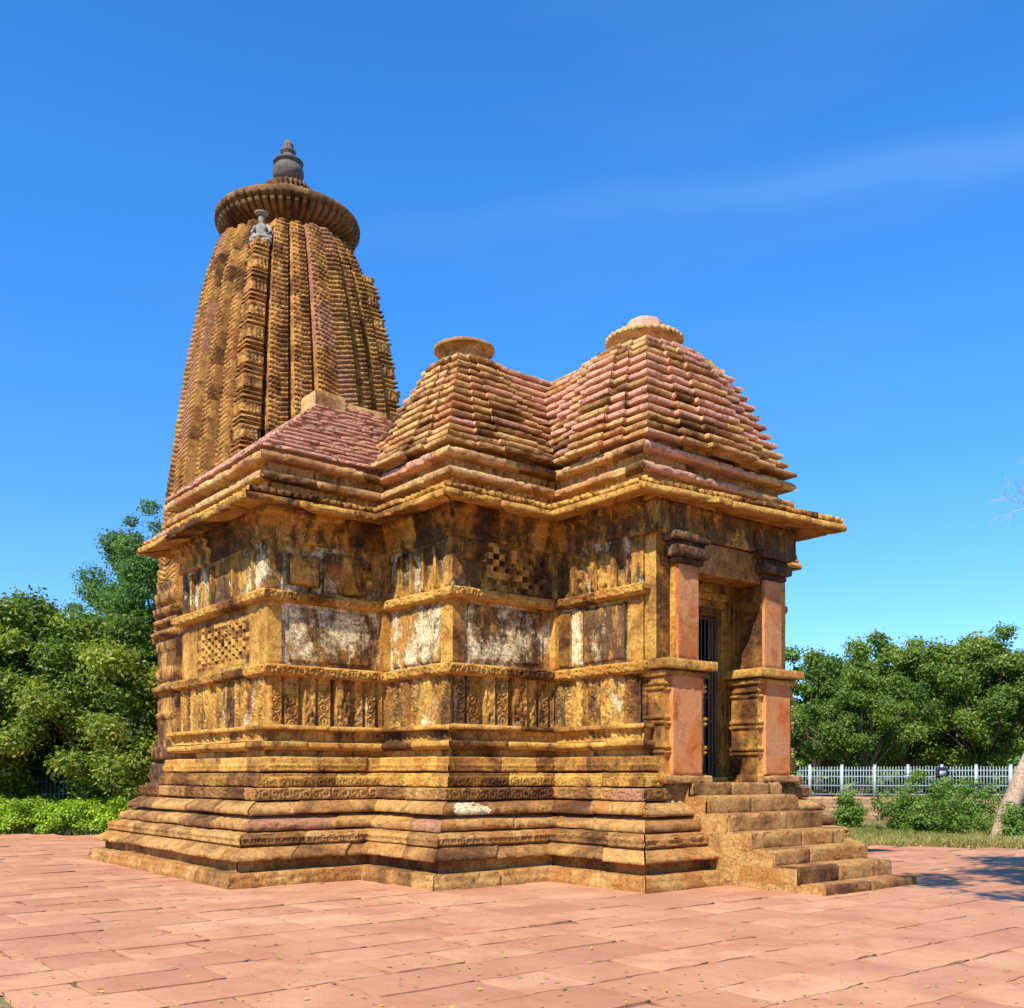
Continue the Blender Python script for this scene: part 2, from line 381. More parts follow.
c = q.mix(q.rng(q.noise(tc, 3.6, 9, 0.8, 0.8), 0.54, 0.72, 0, 0.55), c, (0.27, 0.12, 0.07))
c = q.mix(q.rng(q.noise(tc, 0.21, 4, 0.6), 0.42, 0.62, 0, 0.28), c, (0.36, 0.17, 0.09))
q.l(q.rng(q.noise(tc, 2.0, 5), 0.3, 0.7, 0.6, 0.9), b.inputs['Roughness'])
q.l(c, b.inputs['Base Color'])
h = q.math('ADD', q.noise(tc, 9, 6, 0.65), q.math('MULTIPLY', q.noise(tc, 50, 3), 0.3))
q.l(q.bump(h, 0.35, 0.03), b.inputs['Normal'])
# paving: slabs laid in rows parallel with the temple, one mesh; thickness real
g = GM(); w = -11.0
verts = []; quads = []; msk = []; cnt = 0
def world_ok(x, y):
    back = 26.9 - (x+12)*0.215     # far edge of the terrace
    return y < back and y > -9 and abs(x) < 26
srow = -27.0
while srow < 34:
    hrow = rng.uniform(0.52, 0.72); wpos = -10.95 + rng.uniform(-0.5, 0)
    first = True
    while wpos < 34:
        lw = rng.uniform(0.6, 1.15)
        a0 = max(wpos, -10.95) if first else wpos; first = False
        a1 = wpos+lw; cxy = W((a0+a1)/2, srow+hrow/2)
        if world_ok(*cxy) and a1 > a0+0.1:
            g_ = rng.uniform(0.003, 0.010); nx = max(2, int((a1-a0)/0.08)); ny = max(2, int(hrow/0.08))
            if cxy[1] > 16: nx = ny = 2
            xx = np.linspace(a0+g_, a1-g_, nx+1); yy = np.linspace(srow+g_, srow+hrow-g_, ny+1)
            GX, GY = np.meshgrid(xx, yy, indexing='ij')
            jx = vnoise(GX, GY, 0, 6, 11)*0.018; jy = vnoise(GX, GY, 5, 6, 12)*0.018
            cr = np.clip(vnoise(GX, GY, 2, 4.5, 14)-0.4, 0, 1)*0.07
            jx = jx+np.where(np.arange(nx+1)[:, None] == 0, cr, 0)-np.where(np.arange(nx+1)[:, None] == nx, cr, 0)
            jy = jy+np.where(np.arange(ny+1)[None, :] == 0, cr, 0)-np.where(np.arange(ny+1)[None, :] == ny, cr, 0)
            tz = rng.uniform(-0.006, 0.006); sx = rng.uniform(-0.006, 0.006); sy = rng.uniform(-0.006, 0.006)
            GZ = tz+sx*(GX-a0)+sy*(GY-srow)+vnoise(GX, GY, 0, 3, 13)*0.003
            E = np.zeros(GX.shape, bool); E[0] = E[-1] = True; E[:, 0] = E[:, -1] = True
            GZ = GZ-np.where(E, 0.004, 0)
            base = np.array([F0.x, F0.y])
            PX = base[0]+Vd[0]*(GX+jx)+Ud[0]*(GY+jy); PY = base[1]+Vd[1]*(GX+jx)+Ud[1]*(GY+jy)
            top = np.stack([PX, PY, GZ], -1); tint = rng.random()
            g.grid(top, (tint, 0, 0, 0))
            # skirt
            idx = [(i, 0) for i in range(nx+1)]+[(nx, j) for j in range(1, ny+1)]+[(i, ny) for i in range(nx-1, -1, -1)]+[(0, j) for j in range(ny-1, 0, -1)]
            rim = np.array([top[i, j] for i, j in idx]); low = rim.copy(); low[:, 2] = -0.045
            g.grid(np.stack([low, rim], 1), (tint, 0, 0, 0), wrap=True)
        wpos = a1
    srow += hrow
o = g.build('paving', m_pav); tag(o, kind='structure')
m_joint = plain('joint_sand', (0.17, 0.085, 0.05), 1.0, var=0.5, sc=20)
g = GM()
c1 = W(-10.93, -28); c2 = W(-10.93, 6)
g.add([(c1[0], c1[1], -0.018), (26, -9, -0.018), (26, 18.4, -0.018), (-12.6, 26.9, -0.018), (c2[0], c2[1], -0.018)], ng=[[0, 1, 2, 3, 4]])
o = g.build('terrace_bed', m_joint); tag(o, kind='structure')

# ================================================================== TEMPLE
T = empty('temple', F0, TH, 'carved ochre sandstone temple with a tall ribbed spire and stepped roofs on a moulded plinth', 'temple')
EPS = 1e-6
def plan(h1=1.61, h2=3.71, h3=5.83, s0=0.4, s1=2.4, s2=4.36, s3=8.0, s4=10.0, s5=12.0):
    return [(-h1, s0), (h1, s0), (h1, s1), (h2, s1), (h2, s2), (h3, s2), (h3, s3), (h2, s3), (h2, s4), (h1, s4), (h1, s5),
            (-h1, s5), (-h1, s4), (-h2, s4), (-h2, s3), (-h3, s3), (-h3, s2), (-h2, s2), (-h2, s1), (-h1, s1)]
PL = plan()
FINE = {19, 18, 17, 16, 15, 14, 0, 1, 2, 3}
# carving patterns
def tri(x): return np.abs((x % 1)*2-1)
def scroll(period, zc, hh, amp):
    def f(X, Z):
        cx = (X/period) % 1-0.5; k = np.floor(X/period)
        r = np.hypot(cx*period, (Z-zc)*np.where(k % 2 == 0, 1, -1))
        th = np.arctan2((Z-zc)*np.where(k % 2 == 0, 1, -1), cx*period)
        s = np.sin(r*2*pi/(hh*0.42)-th)
        return amp*np.clip(s*1.6, -1, 1)*(np.abs(Z-zc) < hh*0.45)
    return f
def beads(period, z0, z1, amp):
    def f(X, Z): return np.where((Z > z0) & (Z < z1), -amp*(tri(X/period) > 0.55), 0.0)
    return f
def figures(period, z0, z1, amp):
    def f(X, Z):
        k = np.floor(X/period); r = _h(k.astype(np.int64), 0*k.astype(np.int64)+3, 0*k.astype(np.int64), 5)
        b = np.sin((X/period % 1)*pi)**0.7*(0.5+0.5*r)
        n = vnoise(X, 0, Z, 16, 9)
        return np.where((Z > z0) & (Z < z1), -amp+amp*1.2*b*(0.65+0.6*n), 0.0)
    return f
def diamonds(period, z0, z1, amp):
    def f(X, Z):
        u = (X/period) % 1; v = (Z-z0)/(z1-z0)
        d = np.abs(u-0.5)+np.abs(v-0.5)
        return np.where((v > 0.05) & (v < 0.95), -amp*((d*5) % 1 < 0.45), 0.0)
    return f
def pilasters(z0, z1):
    def f(X, Z):
        per = 0.275; Xw = X+0.05*np.sin(X*3.1)+0.03*np.sin(X*7.7); u = (Xw/per) % 1; k = np.floor(Xw/per).astype(np.int64)
        ho = _h(k, 0*k, 0*k, 8); ty = _h(k, 0*k, 0*k, 18)
        lo = 0.10+0.06*ty; raised = (u > lo) & (u < 1-lo*0.8)
        out = np.where(raised, 0.03+0.045*ho, -0.085)
        hh = 0.17+0.12*ho; zc = ((Z-z0+ty*0.1)/hh) % 1-0.5; xc = (u-0.5)*per
        sg = np.where((k+np.floor((Z-z0+ty*0.1)/hh).astype(np.int64)) % 2 == 0, 1, -1)
        r = np.hypot(xc, zc*hh); th = np.arctan2(zc*hh, xc*sg)
        wr = vnoise(X, k, Z, 20, 61)
        s1 = np.sin(r*2*pi/0.06-th+wr*1.2)
        s2 = np.sin(xc*2*pi/0.065)
        s3 = np.clip(vnoise(X, k, Z*0.7, 26, 62)*2.5, -1, 1)
        s = np.where(ty < 0.45, s1, np.where(ty < 0.62, s2, s3))
        m = lo+0.07; inner = (u > m) & (u < 1-m) & (Z > z0+0.06) & (Z < z1-0.09)
        return out+np.where(inner, 0.013*np.clip(s*1.5, -1, 1)-0.006, 0.0)+0.004*wr
    return f
def blocks2(z0, z1):
    def f(X, Z):
        u = (X/0.42) % 1; k = np.floor(X/0.42).astype(np.int64); v = (Z-z0)/(z1-z0)
        arch = ((u-0.5)/0.36)**2+((v-0.35)/0.5)**2 < 1
        n = vnoise(X, 0, Z, 11, 21)
        return np.where(arch, -0.035+0.03*np.clip(n*2, -1, 1), 0.015*np.clip(vnoise(X, 0, Z, 8, 22)*2, -1, 1))
    return f

def course(gm, z0, z1, off, inn=0.0, top=None, **k):
    """a moulded stone course that stands out by off from the wall line, optional sloped weathering to (off-top)"""
    b = min(0.02, (z1-z0)*0.15)
    if top: prof = [(inn, z0), (off-b, z0), (off, z0+b), (off, z1-b), (off-b, z1), (off-top, z1+top*0.32), (inn-0.05, z1+top*0.32)]
    else: prof = [(inn, z0), (off-b, z0), (off, z0+b), (off, z1-b), (off-b, z1), (inn-0.05, z1)]
    return prof
def stairgap(poly):
    """front edge split either side of the staircase"""
    return poly
PB = plan(s3=8.7, s4=10.7)
def base_ring(gm, prof, **k):
    kk = dict(step=0.07, pst=0.07, blk=(0.7, 1.5), fine=FINE); kk.update(k)
    ring(gm, PB, prof, skip={0}, **kk)
    kk.pop('fine')
    run(gm, PL[0], (-1.12, 0.4), 1, 0, prof, **kk); run(gm, (1.12, 0.4), PL[1], 0, 1, prof, **kk)

def lime_spot(P, M):
    d = (P[..., 0]+3.75)**2+(P[..., 1]-1.75)**2+((P[..., 2]-1.1)*2)**2
    M[..., 2] = np.where(d < 0.12, 1.3, M[..., 2]); return M
g = GM()
CR = dict(step=0.045, pst=0.045, ero=0.007)
base_ring(g, [(0.6, -0.05), (1.13, -0.05), (1.15, 0.0), (1.15, 0.09), (1.12, 0.10), (1.12, 0.185), (1.09, 0.205), (0.85, 0.215)], mask=(0, 0, 0.15), jit=0.012, dz=0.008, chip=0.03, **CR)
base_ring(g, [(0.90, 0.2), (0.90, 0.40)], mask=(0.1, 0, 0.05), jit=0.02)
base_ring(g, [(0.80, 0.385), (1.05, 0.375), (1.06, 0.385), (1.055, 0.43), (1.03, 0.45), (0.84, 0.55), (0.6, 0.56)], mask=(0, 0, 0.2), jit=0.025, dz=0.012, chip=0.03, **CR)
base_ring(g, [(0.7, 0.545), (0.80, 0.55), (0.815, 0.57), (0.86, 0.585), (0.865, 0.69), (0.84, 0.705), (0.83, 0.73), (0.6, 0.775), (0.5, 0.78)], carve=beads(0.055, 0.61, 0.67, 0.022), step=0.022, pst=0.02, mask=(0.05, 0, 0.15), jit=0.02, dz=0.01, chip=0.03)
base_ring(g, [(0.5, 0.775), (0.70, 0.775), (0.72, 0.79), (0.72, 0.88), (0.70, 0.895), (0.66, 0.905), (0.4, 1.0)], mask=(0.08, 0, 0.15), jit=0.03, dz=0.012, chip=0.03, **CR)
base_ring(g, [(0.4, 0.995), (0.585, 1.005), (0.60, 1.015), (0.60, 1.075), (0.57, 1.095), (0.42, 1.19), (0.3, 1.21)], mask=(0.05, 0.25, 0.2), jit=0.03, dz=0.012, chip=0.03, maskf=lime_spot, **CR)
base_ring(g, [(0.3, 1.215), (0.40, 1.22), (0.42, 1.235), (0.42, 1.385), (0.40, 1.40), (0.2, 1.41)], carve=scroll(0.17, 1.315, 0.15, 0.012), step=0.02, pst=0.018, mask=(0.05, 0, 0.3), jit=0.015)
base_ring(g, [(0.1, -0.05), (0.1, 1.5)], step=0.5, pst=1)
o_pl = g.build('plinth', M_base, T)
# upper plinth mouldings (ochre)
g = GM()
def upper_ring(gm, prof, **k):
    kk = dict(step=0.06, pst=0.06, blk=(0.7, 1.4), fine=FINE); kk.update(k)
    ring(gm, PL, prof, skip={0}, **kk); kk.pop('fine')
    run(gm, PL[0], (-1.5, 0.4), 1, 0, prof, **kk); run(gm, (1.5, 0.4), PL[1], 0, 1, prof, **kk)
upper_ring(g, [(0.1, 1.415), (0.30, 1.42), (0.32, 1.43), (0.32, 1.56), (0.30, 1.57), (0.27, 1.58), (0.27, 1.625), (0.2, 1.64)], mask=(0, 0, 0.35), carve=scroll(0.21, 1.47, 0.13, 0.010), step=0.02, pst=0.02)
upper_ring(g, [(0.1, 1.65), (0.25, 1.655), (0.275, 1.665), (0.275, 1.76), (0.25, 1.77), (0.245, 1.865), (0.23, 1.88), (0.1, 1.885)], mask=(0, 0, 0.40), carve=beads(0.05, 1.69, 1.735, 0.014), step=0.025, pst=0.022)
upper_ring(g, [(0.08, 1.88), (0.08, 1.99)], mask=(0, 0, 0.6))
upper_ring(g, [(0.05, 1.985), (0.14, 1.99), (0.23, 2.035), (0.235, 2.05), (0.235, 2.10), (0.22, 2.115), (0.15, 2.125)], mask=(0, 0, 0.45))
upper_ring(g, [(0.15, 2.13), (0.16, 2.30)], carve=figures(0.13, 2.14, 2.29, 0.06), step=0.02, pst=0.018, mask=(0, 0.3, 0.45))
upper_ring(g, [(0.14, 2.295), (0.21, 2.30), (0.22, 2.31), (0.22, 2.355), (0.19, 2.37), (0.0, 2.39)], mask=(0, 0, 0.2))
g.build('moulding', M_wall, T)
# pilaster frieze
g = GM()
def Fm(P, M): M[..., 0] = _h(np.floor((P[..., 0]+P[..., 1])/0.285).astype(np.int64), 0*P[..., 0].astype(np.int64), 0*P[..., 0].astype(np.int64), 4); return M
upper_ring(g, [(0.0, 2.38), (0.0, 3.16)], carve=pilasters(2.38, 3.16), step=0.016, pst=0.016, blk=(9, 10), mask=(0, 0.62, 0.55), maskf=Fm, groove=0, jit=0, dz=0, chip=0.01, ero=0.006)
g.build('frieze', M_wall, T)
g = GM()
for z0, z1 in ((3.15, 3.32), (4.33, 4.49)):
    zc = (z0+z1)/2
    upper_ring(g, [(0.0, z0-0.01), (0.09, z0), (0.15, z0+0.03), (0.16, z1-0.03), (0.13, z1), (-0.05, z1+0.03)], carve=scroll(0.19, zc, 0.14, 0.014), step=0.02, pst=0.017,
               mask=(0, 0.25, 0.12), blk=(0.8, 1.3), chip=0.03)
g.build('string_course', M_wall, T)
# wall tiers
g = GM()
JL = dict(s0=4.36+0.62, s1=4.36+2.9, z0=3.42, z1=4.20)
def tier(gm, z0, z1, mask, carve=None, off=0.0, step=0.05, **k):
    upper_ring(gm, [(off, z0), (off, z1)], mask=mask, carve=carve, step=step, pst=step, skip_=None, **k) if False else upper_ring(gm, [(off, z0), (off, z1)], mask=mask, carve=carve, step=step, pst=step, **k)
kk = dict(step=0.05, pst=0.05, blk=(0.9, 1.4), jit=0.008, groove=0.012)
def slotrun(gm, i, holes, z0, z1, mask, carve=None, step=0.05, jit=0.008, blk=(0.9, 1.4), off=0.0):
    """wall edge i with rectangular window openings: holes=[(x0,x1,za,zb)] measured along the edge"""
    A = np.array(PL[i]); B = np.array(PL[(i+1) % 20]); L = np.linalg.norm(B-A); d = (B-A)/L
    nrm = np.array([d[1], -d[0]])*off; A = A+nrm; B = B+nrm
    kw = dict(step=step, pst=step, blk=blk, jit=jit, mask=mask, carve=carve)
    x0, x1, za, zb = holes
    run(gm, A, A+d*x0, 0, 0, [(0, z0), (0, z1)], **kw); run(gm, A+d*x1, B, 0, 0, [(0, z0), (0, z1)], **kw)
    kw['jit'] = 0
    run(gm, A+d*x0, A+d*x1, 0, 0, [(0, z0), (0, za)], **kw); run(gm, A+d*x0, A+d*x1, 0, 0, [(0, zb), (0, z1)], **kw)
# tier with jali (left salient L-face is edge 15: (-h3,s3)->(-h3,s2))
m2 = (0, 0.95, 0.6)
kk2 = dict(step=0.05, pst=0.05, blk=(0.9, 1.4), jit=0.008, mask=m2, fine=FINE)
ring(g, PL, [(0, 3.31), (0, 4.34)], skip={0, 15}, **kk2)
ja, jb = 3.64-2.9, 3.64-0.72
slotrun(g, 15, (ja, jb, 3.42, 4.20), 3.31, 4.34, (0, 0.45, 0.25))
m3 = (0, 0.84, 0.8)  # dark share is part lichen, part eave shade put into the colour
kk3 = dict(step=0.03, pst=0.03, blk=(0.45, 0.8), jit=0.015, mask=m3, fine=FINE, chip=0.03)
ring(g, PL, [(0, 4.48), (0, 5.30)], skip={0, 18, 15, 17}, carve=blocks2(4.48, 5.3), **kk3)
ring(g, PL, [(0, 4.48), (0, 5.30)], skip=set(range(20))-{15, 17}, **dict(kk3, blk=(0.5, 1.2), chip=0.04))
slotrun(g, 18, (0.60, 1.98, 4.54, 5.22), 4.48, 5.30, (0, 0.5, 0.6)) if False else None
# edge 18 is (-h2,s1)->(-h1,s1): middle R-face with second jali
slotrun(g, 18, (0.66, 1.98, 4.53, 5.22), 4.48, 5.30, (0, 0.5, 0.95))
# corner pilasters on the lime washed tier
for (cx, cy, sx, sy) in ((-5.83, 4.36, 1, 1), (-3.71, 2.4, 1, 1), (-1.61, 0.4, 1, 1)):
    block(g, cx-0.025, cx+0.2, cy-0.025, cy+0.30, 3.32, 4.335, mask=(0, 0.35, 0.1), step=0.06)
    block(g, cx-0.03, cx+0.22, cy-0.03, cy+0.22, 4.485, 5.3, mask=(0, 0.7, 0.7), step=0.05)
for (cx, cy) in ((-3.71, 4.36), (-1.61, 2.4)):
    block(g, cx-0.14, cx+0.0, cy-0.14, cy+0.0, 3.32, 4.335, mask=(0, 0.1, 0.3), step=0.06)
    block(g, cx-0.16, cx+0.0, cy-0.16, cy+0.0, 4.485, 5.3, mask=(0, 0.2, 0.8), step=0.04, ero=0.03)
# raised panels on L faces / R faces
def panel(gm, edge, x0, x1, z0, z1, t, mask, step=0.05, carve=None):
    A = np.array(PL[edge]); B = np.array(PL[(edge+1) % 20]); d = (B-A)/np.linalg.norm(B-A); n = np.array([d[1], -d[0]])
    a = A+d*x0; b = A+d*x1
    run(gm, a, b, -1, -1, [(0.0, z0), (t, z0+t*0.4), (t, z1-t*0.4), (0.0, z1)], step=step, pst=step, blk=(9, 10), jit=0, mask=mask, carve=carve, ero=0.008)
    for p, dd in ((a, d), (b, d)):
        q0 = p; q1 = p+n*t
        g0 = np.array([[q0[0], q0[1], z0], [q1[0], q1[1], z0], [q1[0], q1[1], z1], [q0[0], q0[1], z1]])
        gm.add(g0, [[0, 1, 2, 3]], mask=(0.5,)+tuple(mask))
panel(g, 17, 0.22, 1.72, 3.40, 4.28, 0.05, (0, 0.95, 0.5)) if False else None
panel(g, 16, 0.35, 1.75, 3.38, 4.26, 0.03, (0, 0.90, 1.0))
panel(g, 18, 0.30, 1.75, 3.38, 4.26, 0.022, (0, 0.94, 0.9))
panel(g, 17, 0.30, 0.95, 3.38, 4.28, 0.022, (0, 0.98, 0.5))
panel(g, 17, 1.0, 1.65, 3.38, 4.28, 0.022, (0, 0.92, 0.9))
panel(g, 19, 0.75, 1.65, 3.38, 4.26, 0.05, (0, 0.85, 1.0))
panel(g, 19, 0.45, 0.70, 3.36, 4.28, 0.04, (0, 1.1, 0.1))
panel(g, 19, 0.1, 0.40, 3.36, 4.28, 0.06, (0, 0.0, 0.0))
panel(g, 16, 0.3, 0.85, 4.6, 5.1, 0.07, (0, 0.35, 0.8)); panel(g, 16, 0.95, 1.6, 4.55, 5.2, 0.04, (0, 0.7, 0.8))
panel(g, 18, 0.15, 0.6, 4.95, 5.25, 0.06, (0, 0.7, 0.6))
for e, xs in ((17, (0.45, 0.8, 1.15, 1.5)), (19, (0.45, 0.9, 1.35)), (15, (0.5, 1.4, 2.3, 3.1))):
    for x in xs:
        panel(g, e, x, x+0.09, 4.52, 5.2, 0.06, (0, 0.7, 0.6))
g.build('wall', M_wall, T)

# architrave beams under the eave
g = GM()
FULL = dict(step=0.04, pst=0.04, blk=(0.8, 1.5), fine=FINE, mask=(0, 0.5, 0.75))
ring(g, PL, [(-0.1, 5.27), (0.03, 5.28), (0.05, 5.30), (0.05, 5.52), (0.10, 5.55), (0.10, 5.66), (0.16, 5.68), (0.16, 5.80)], skip={0}, carve=figures(0.24, 5.34, 5.50, 0.03), **FULL)
g.build('architrave', M_wall, T)
# eave (chajja)
g = GM()
def eavecarve(X, Z): return 0*X
PE = plan(s0=0.38); PE[1] = (1.61, 0.04)
def ring_eave(gm):
    ring(gm, PE, [(-0.3, 5.80), (0.08, 5.78), (0.62, 5.69), (0.63, 5.695), (0.63, 5.77), (0.62, 5.785), (0.50, 5.83), (0.05, 6.0)], step=0.05, pst=0.07, blk=(0.8, 1.5), jit=0.022, dz=0.014,
         ero=0.014, chip=0.05, groove=0.02, fine=FINE, mask=(0.04, 0.2, 0.1))
ring_eave(g)
def crest(X, Z): return -0.035*(tri(X/0.13) > 0.6)
ring(g, PE, [(0.30, 5.90), (0.56, 5.81), (0.585, 5.84), (0.56, 5.90), (0.30, 5.96)], carve=crest, step=0.022, pst=0.04, blk=(0.8, 1.5), jit=0.03, dz=0.012, ero=0.02, chip=0.06, fine=FINE, mask=(0.1, 0.15, 0.1))
g.build('eave', M_wall, T)
# cornice over the eave
g = GM()
ring(g, PL, [(0.02, 5.93), (0.06, 6.16)], carve=beads(0.12, 5.98, 6.14, 0.05), step=0.03, pst=0.03, fine=FINE, mask=(0, 0.2, 0.5))
ring(g, PL, [(0.0, 6.15), (0.23, 6.165), (0.24, 6.175), (0.24, 6.26), (0.23, 6.27), (0.0, 6.31)], step=0.06, pst=0.06, jit=0.015, fine=FINE, mask=(0.05, 0.3, 0.15), chip=0.035, blk=(0.9, 2.0))
ring(g, PL, [(0.03, 6.30), (0.05, 6.46)], carve=beads(0.11, 6.32, 6.44, 0.045), step=0.03, pst=0.03, fine=FINE, mask=(0, 0.2, 0.45))
ring(g, PL, [(0.0, 6.45), (0.24, 6.462), (0.255, 6.475), (0.255, 6.56), (0.245, 6.572), (-0.3, 6.64)], step=0.06, pst=0.06, jit=0.015, fine=FINE, mask=(0.12, 0.3, 0.15), chip=0.035, blk=(0.9, 2.0))
g.build('cornice', M_roof, T)
# solid core so that no light leaks through joints
g = GM()
for (a, b_, c_, d_) in ((-1.5, 1.5, 0.9, 11.9), (-3.6, 3.6, 2.5, 9.9), (-5.72, 5.72, 4.46, 7.9)):
    zt = 6.6
    if a == -1.5: box(g, a, b_, 2.3, d_, 0, zt)
    else: box(g, a, b_, c_, d_, 0, zt)
g.build('core', M_dark, T)
# lattice windows
def jali(edge, x0, x1, z0, z1, nc, nr, mat_mask, hole=0.62, slant=0.0):
    A = np.array(PL[edge]); B = np.array(PL[(edge+1) % 20]); d = (B-A)/np.linalg.norm(B-A); n = np.array([d[1], -d[0]])
    gm = GM(); dep = 0.16
    cw = (x1-x0)/nc; ch = (z1-z0)/nr
    def P(x, z, o): p = A+d*x+n*o; return (p[0], p[1], z)
    for r in range(nr):
        for c in range(nc):
            xa = x0+c*cw; za = z0+r*ch
            if (r+c) % 2 == 0 and 0 < r < nr-1 and 0 < c < nc-1 and rng.random() > 0.04:
                mx = cw*(1-hole*1.25)/2; mz = ch*(1-hole*1.25)/2
                mx = max(mx, 0.01); mz = max(mz*0.6, 0.008)
                xb, xc, zb, zc = xa+mx, xa+cw-mx, za+mz, za+ch-mz
                o_ = [P(xa, za, 0), P(xa+cw, za, 0), P(xa+cw, za+ch, 0), P(xa, za+ch, 0)]
                i_ = [P(xb, zb+rng.uniform(-.006, .006), 0), P(xc, zb, 0), P(xc, zc, 0), P(xb, zc+rng.uniform(-.006, .006), 0)]
                k_ = [P(xb, zb, -dep), P(xc, zb, -dep), P(xc, zc, -dep), P(xb, zc, -dep)]
                f = []
                for k in range(4):
                    l = (k+1) % 4; f += [[k, l, 4+l, 4+k], [4+k, 4+l, 8+l, 8+k]]
                gm.add(o_+i_+k_, f, mask=(rng.random(),)+mat_mask)
            else:
                gm.add([P(xa, za, 0), P(xa+cw, za, 0), P(xa+cw, za+ch, 0), P(xa, za+ch, 0)], [[0, 1, 2, 3]], mask=(rng.random(),)+mat_mask)
    ob = gm.build('window', M_wall, T)
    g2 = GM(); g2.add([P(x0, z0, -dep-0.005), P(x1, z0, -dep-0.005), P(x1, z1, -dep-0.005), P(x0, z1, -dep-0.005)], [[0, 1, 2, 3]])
    g2.build('shade_backing', M_dark, ob)  # near-black sheet: shade behind the lattice is put into its colour
    return ob
jali(15, ja, jb, 3.42, 4.20, 15, 11, (0, 0.35, 0.1), 0.70)
jali(18, 0.66, 1.98, 4.53, 5.22, 11, 7, (0, 0.2, 0.8), 0.68)

# ---- porch: pillars, lintels, door
g = GM()
box(g, -1.5, 1.5, 0.0, 2.4, 0.0, 1.475, (0.5, 0, 0, 0.1))          # porch floor block
g.build('porch_floor', M_base, T)
for sgn in (-1, 1):
    pe = GM()
    x0, x1 = (-1.56, -0.66) if sgn < 0 else (0.66, 1.56)
    ringp = lambda z: [(0.0, z-0.07), (0.035, z-0.05), (0.035, z-0.02), (0.0, z), (0.04, z+0.025), (0.04, z+0.06), (0.0, z+0.08)]
    prof = [(-0.1, 1.49), (0.05, 1.49), (0.06, 1.58), (0.0, 1.62)]+ringp(1.98)+ringp(2.42)+ringp(2.93)+[(0.0, 3.14)]
    ring(pe, rect(x0, x1, 0.03, 0.56), prof, step=0.05, pst=0.04, blk=(9, 10), jit=0, ero=0.006, mask=(0, 0.05, 0.12))
    pil = pe.build('pillar', M_wall, T)
    # upper shaft
    pe = GM()
    ux0, ux1 = (-1.30, -0.82) if sgn < 0 else (0.78, 1.25)
    block(pe, ux0, ux1, 0.03, 0.5, 3.34, 4.80, mask=(0, 0.1, 0.15), step=0.05)
    pe.build('shaft', M_wall, pil)
    pe = GM(); block(pe, ux0+0.02, ux1-0.01, -0.015, 0.1, 3.34, 4.79, mask=(0, 0, 0.0), step=0.07, ero=0.004)
    pe.build('shaft_face', M_orange, pil)
    pe = GM(); xw = (-1.60, -1.28) if sgn < 0 else (1.24, 1.56)
    block(pe, xw[0], xw[1], 0.14, 0.62, 3.34, 5.25, mask=(0, 0.3, 0.25), step=0.03, ero=0.014)
    pe.build('side_shaft', M_wall, pil)
    # flat orange facing slab on the lower pillar
    pe = GM(); block(pe, x0+0.13, x1-0.13, -0.045, 0.10, 1.60, 3.10, bev=0.005, mask=(0, 0.0, 0.3 if sgn < 0 else 0.05), step=0.05, ero=0.006)
    pe.build('facing_slab', M_orange, pil)
    pe = GM(); block(pe, x0-0.05, x1+0.05, -0.10, 0.60, 1.47, 1.59, mask=(0, 0.1, 0.45), step=0.03, ero=0.018)
    pe.build('pillar_foot', M_base, pil)
    pe = GM(); block(pe, x0-0.12, x1+0.12, -0.15, 0.66, 3.19, 3.33, bev=0.008, mask=(0, 0.0, 0.1), step=0.05, ero=0.010)
    block(pe, x0-0.05, x1+0.05, -0.06, 0.60, 3.08, 3.17, bev=0.02, mask=(0, 0.0, 0.1), step=0.06)
    pe.build('slab_cap', M_wall, pil)
    # bracket capital
    pe = GM()
    cx = (ux0+ux1)/2
    for (dx0, dx1, dy0, dy1, z0, z1, b) in ((-0.30, 0.30, -0.06, 0.58, 4.79, 4.88, 0.02), (-0.38, 0.36, -0.13, 0.62, 4.88, 5.04, 0.02), (-0.33, 0.32, -0.07, 0.62, 5.04, 5.12, 0.02), (-0.42, 0.38, -0.13, 0.62, 5.12, 5.24, 0.015)):
        block(pe, cx+dx0, cx+dx1, dy0, dy1, z0, z1, bev=b, mask=(0, 0.3, 1.0), step=0.025, ero=0.014)
    pe.build('capital', M_disc, pil)
g = GM()
block(g, -0.9, 0.9, 0.06, 0.50, 4.72, 5.2, bev=0.01, mask=(0.0, 0, 0.3), step=0.06, ero=0.006)
g.build('lintel', M_base, T)
g = GM()
for a_, b_ in ((-1.72, -0.6), (-0.58, 0.62), (0.64, 1.72)):
    block(g, a_, b_, 0.02, 0.62, 5.22, 5.72, bev=0.02, mask=(0, 0.4, 1.0), step=0.03, ero=0.022, carve=figures(0.3, 5.3, 5.6, 0.03))  # darkened by colour to paint the shade under the eave
block(g, -1.75, 1.75, 0.05, 0.6, 5.70, 5.82, bev=0.02, mask=(0, 0.2, 0.5))
g.build('beam', M_wall, T)
# porch ceiling
g = GM(); box(g, -1.5, 1.5, 0.5, 2.4, 5.0, 5.9); g.build('porch_ceiling', M_dark, T)
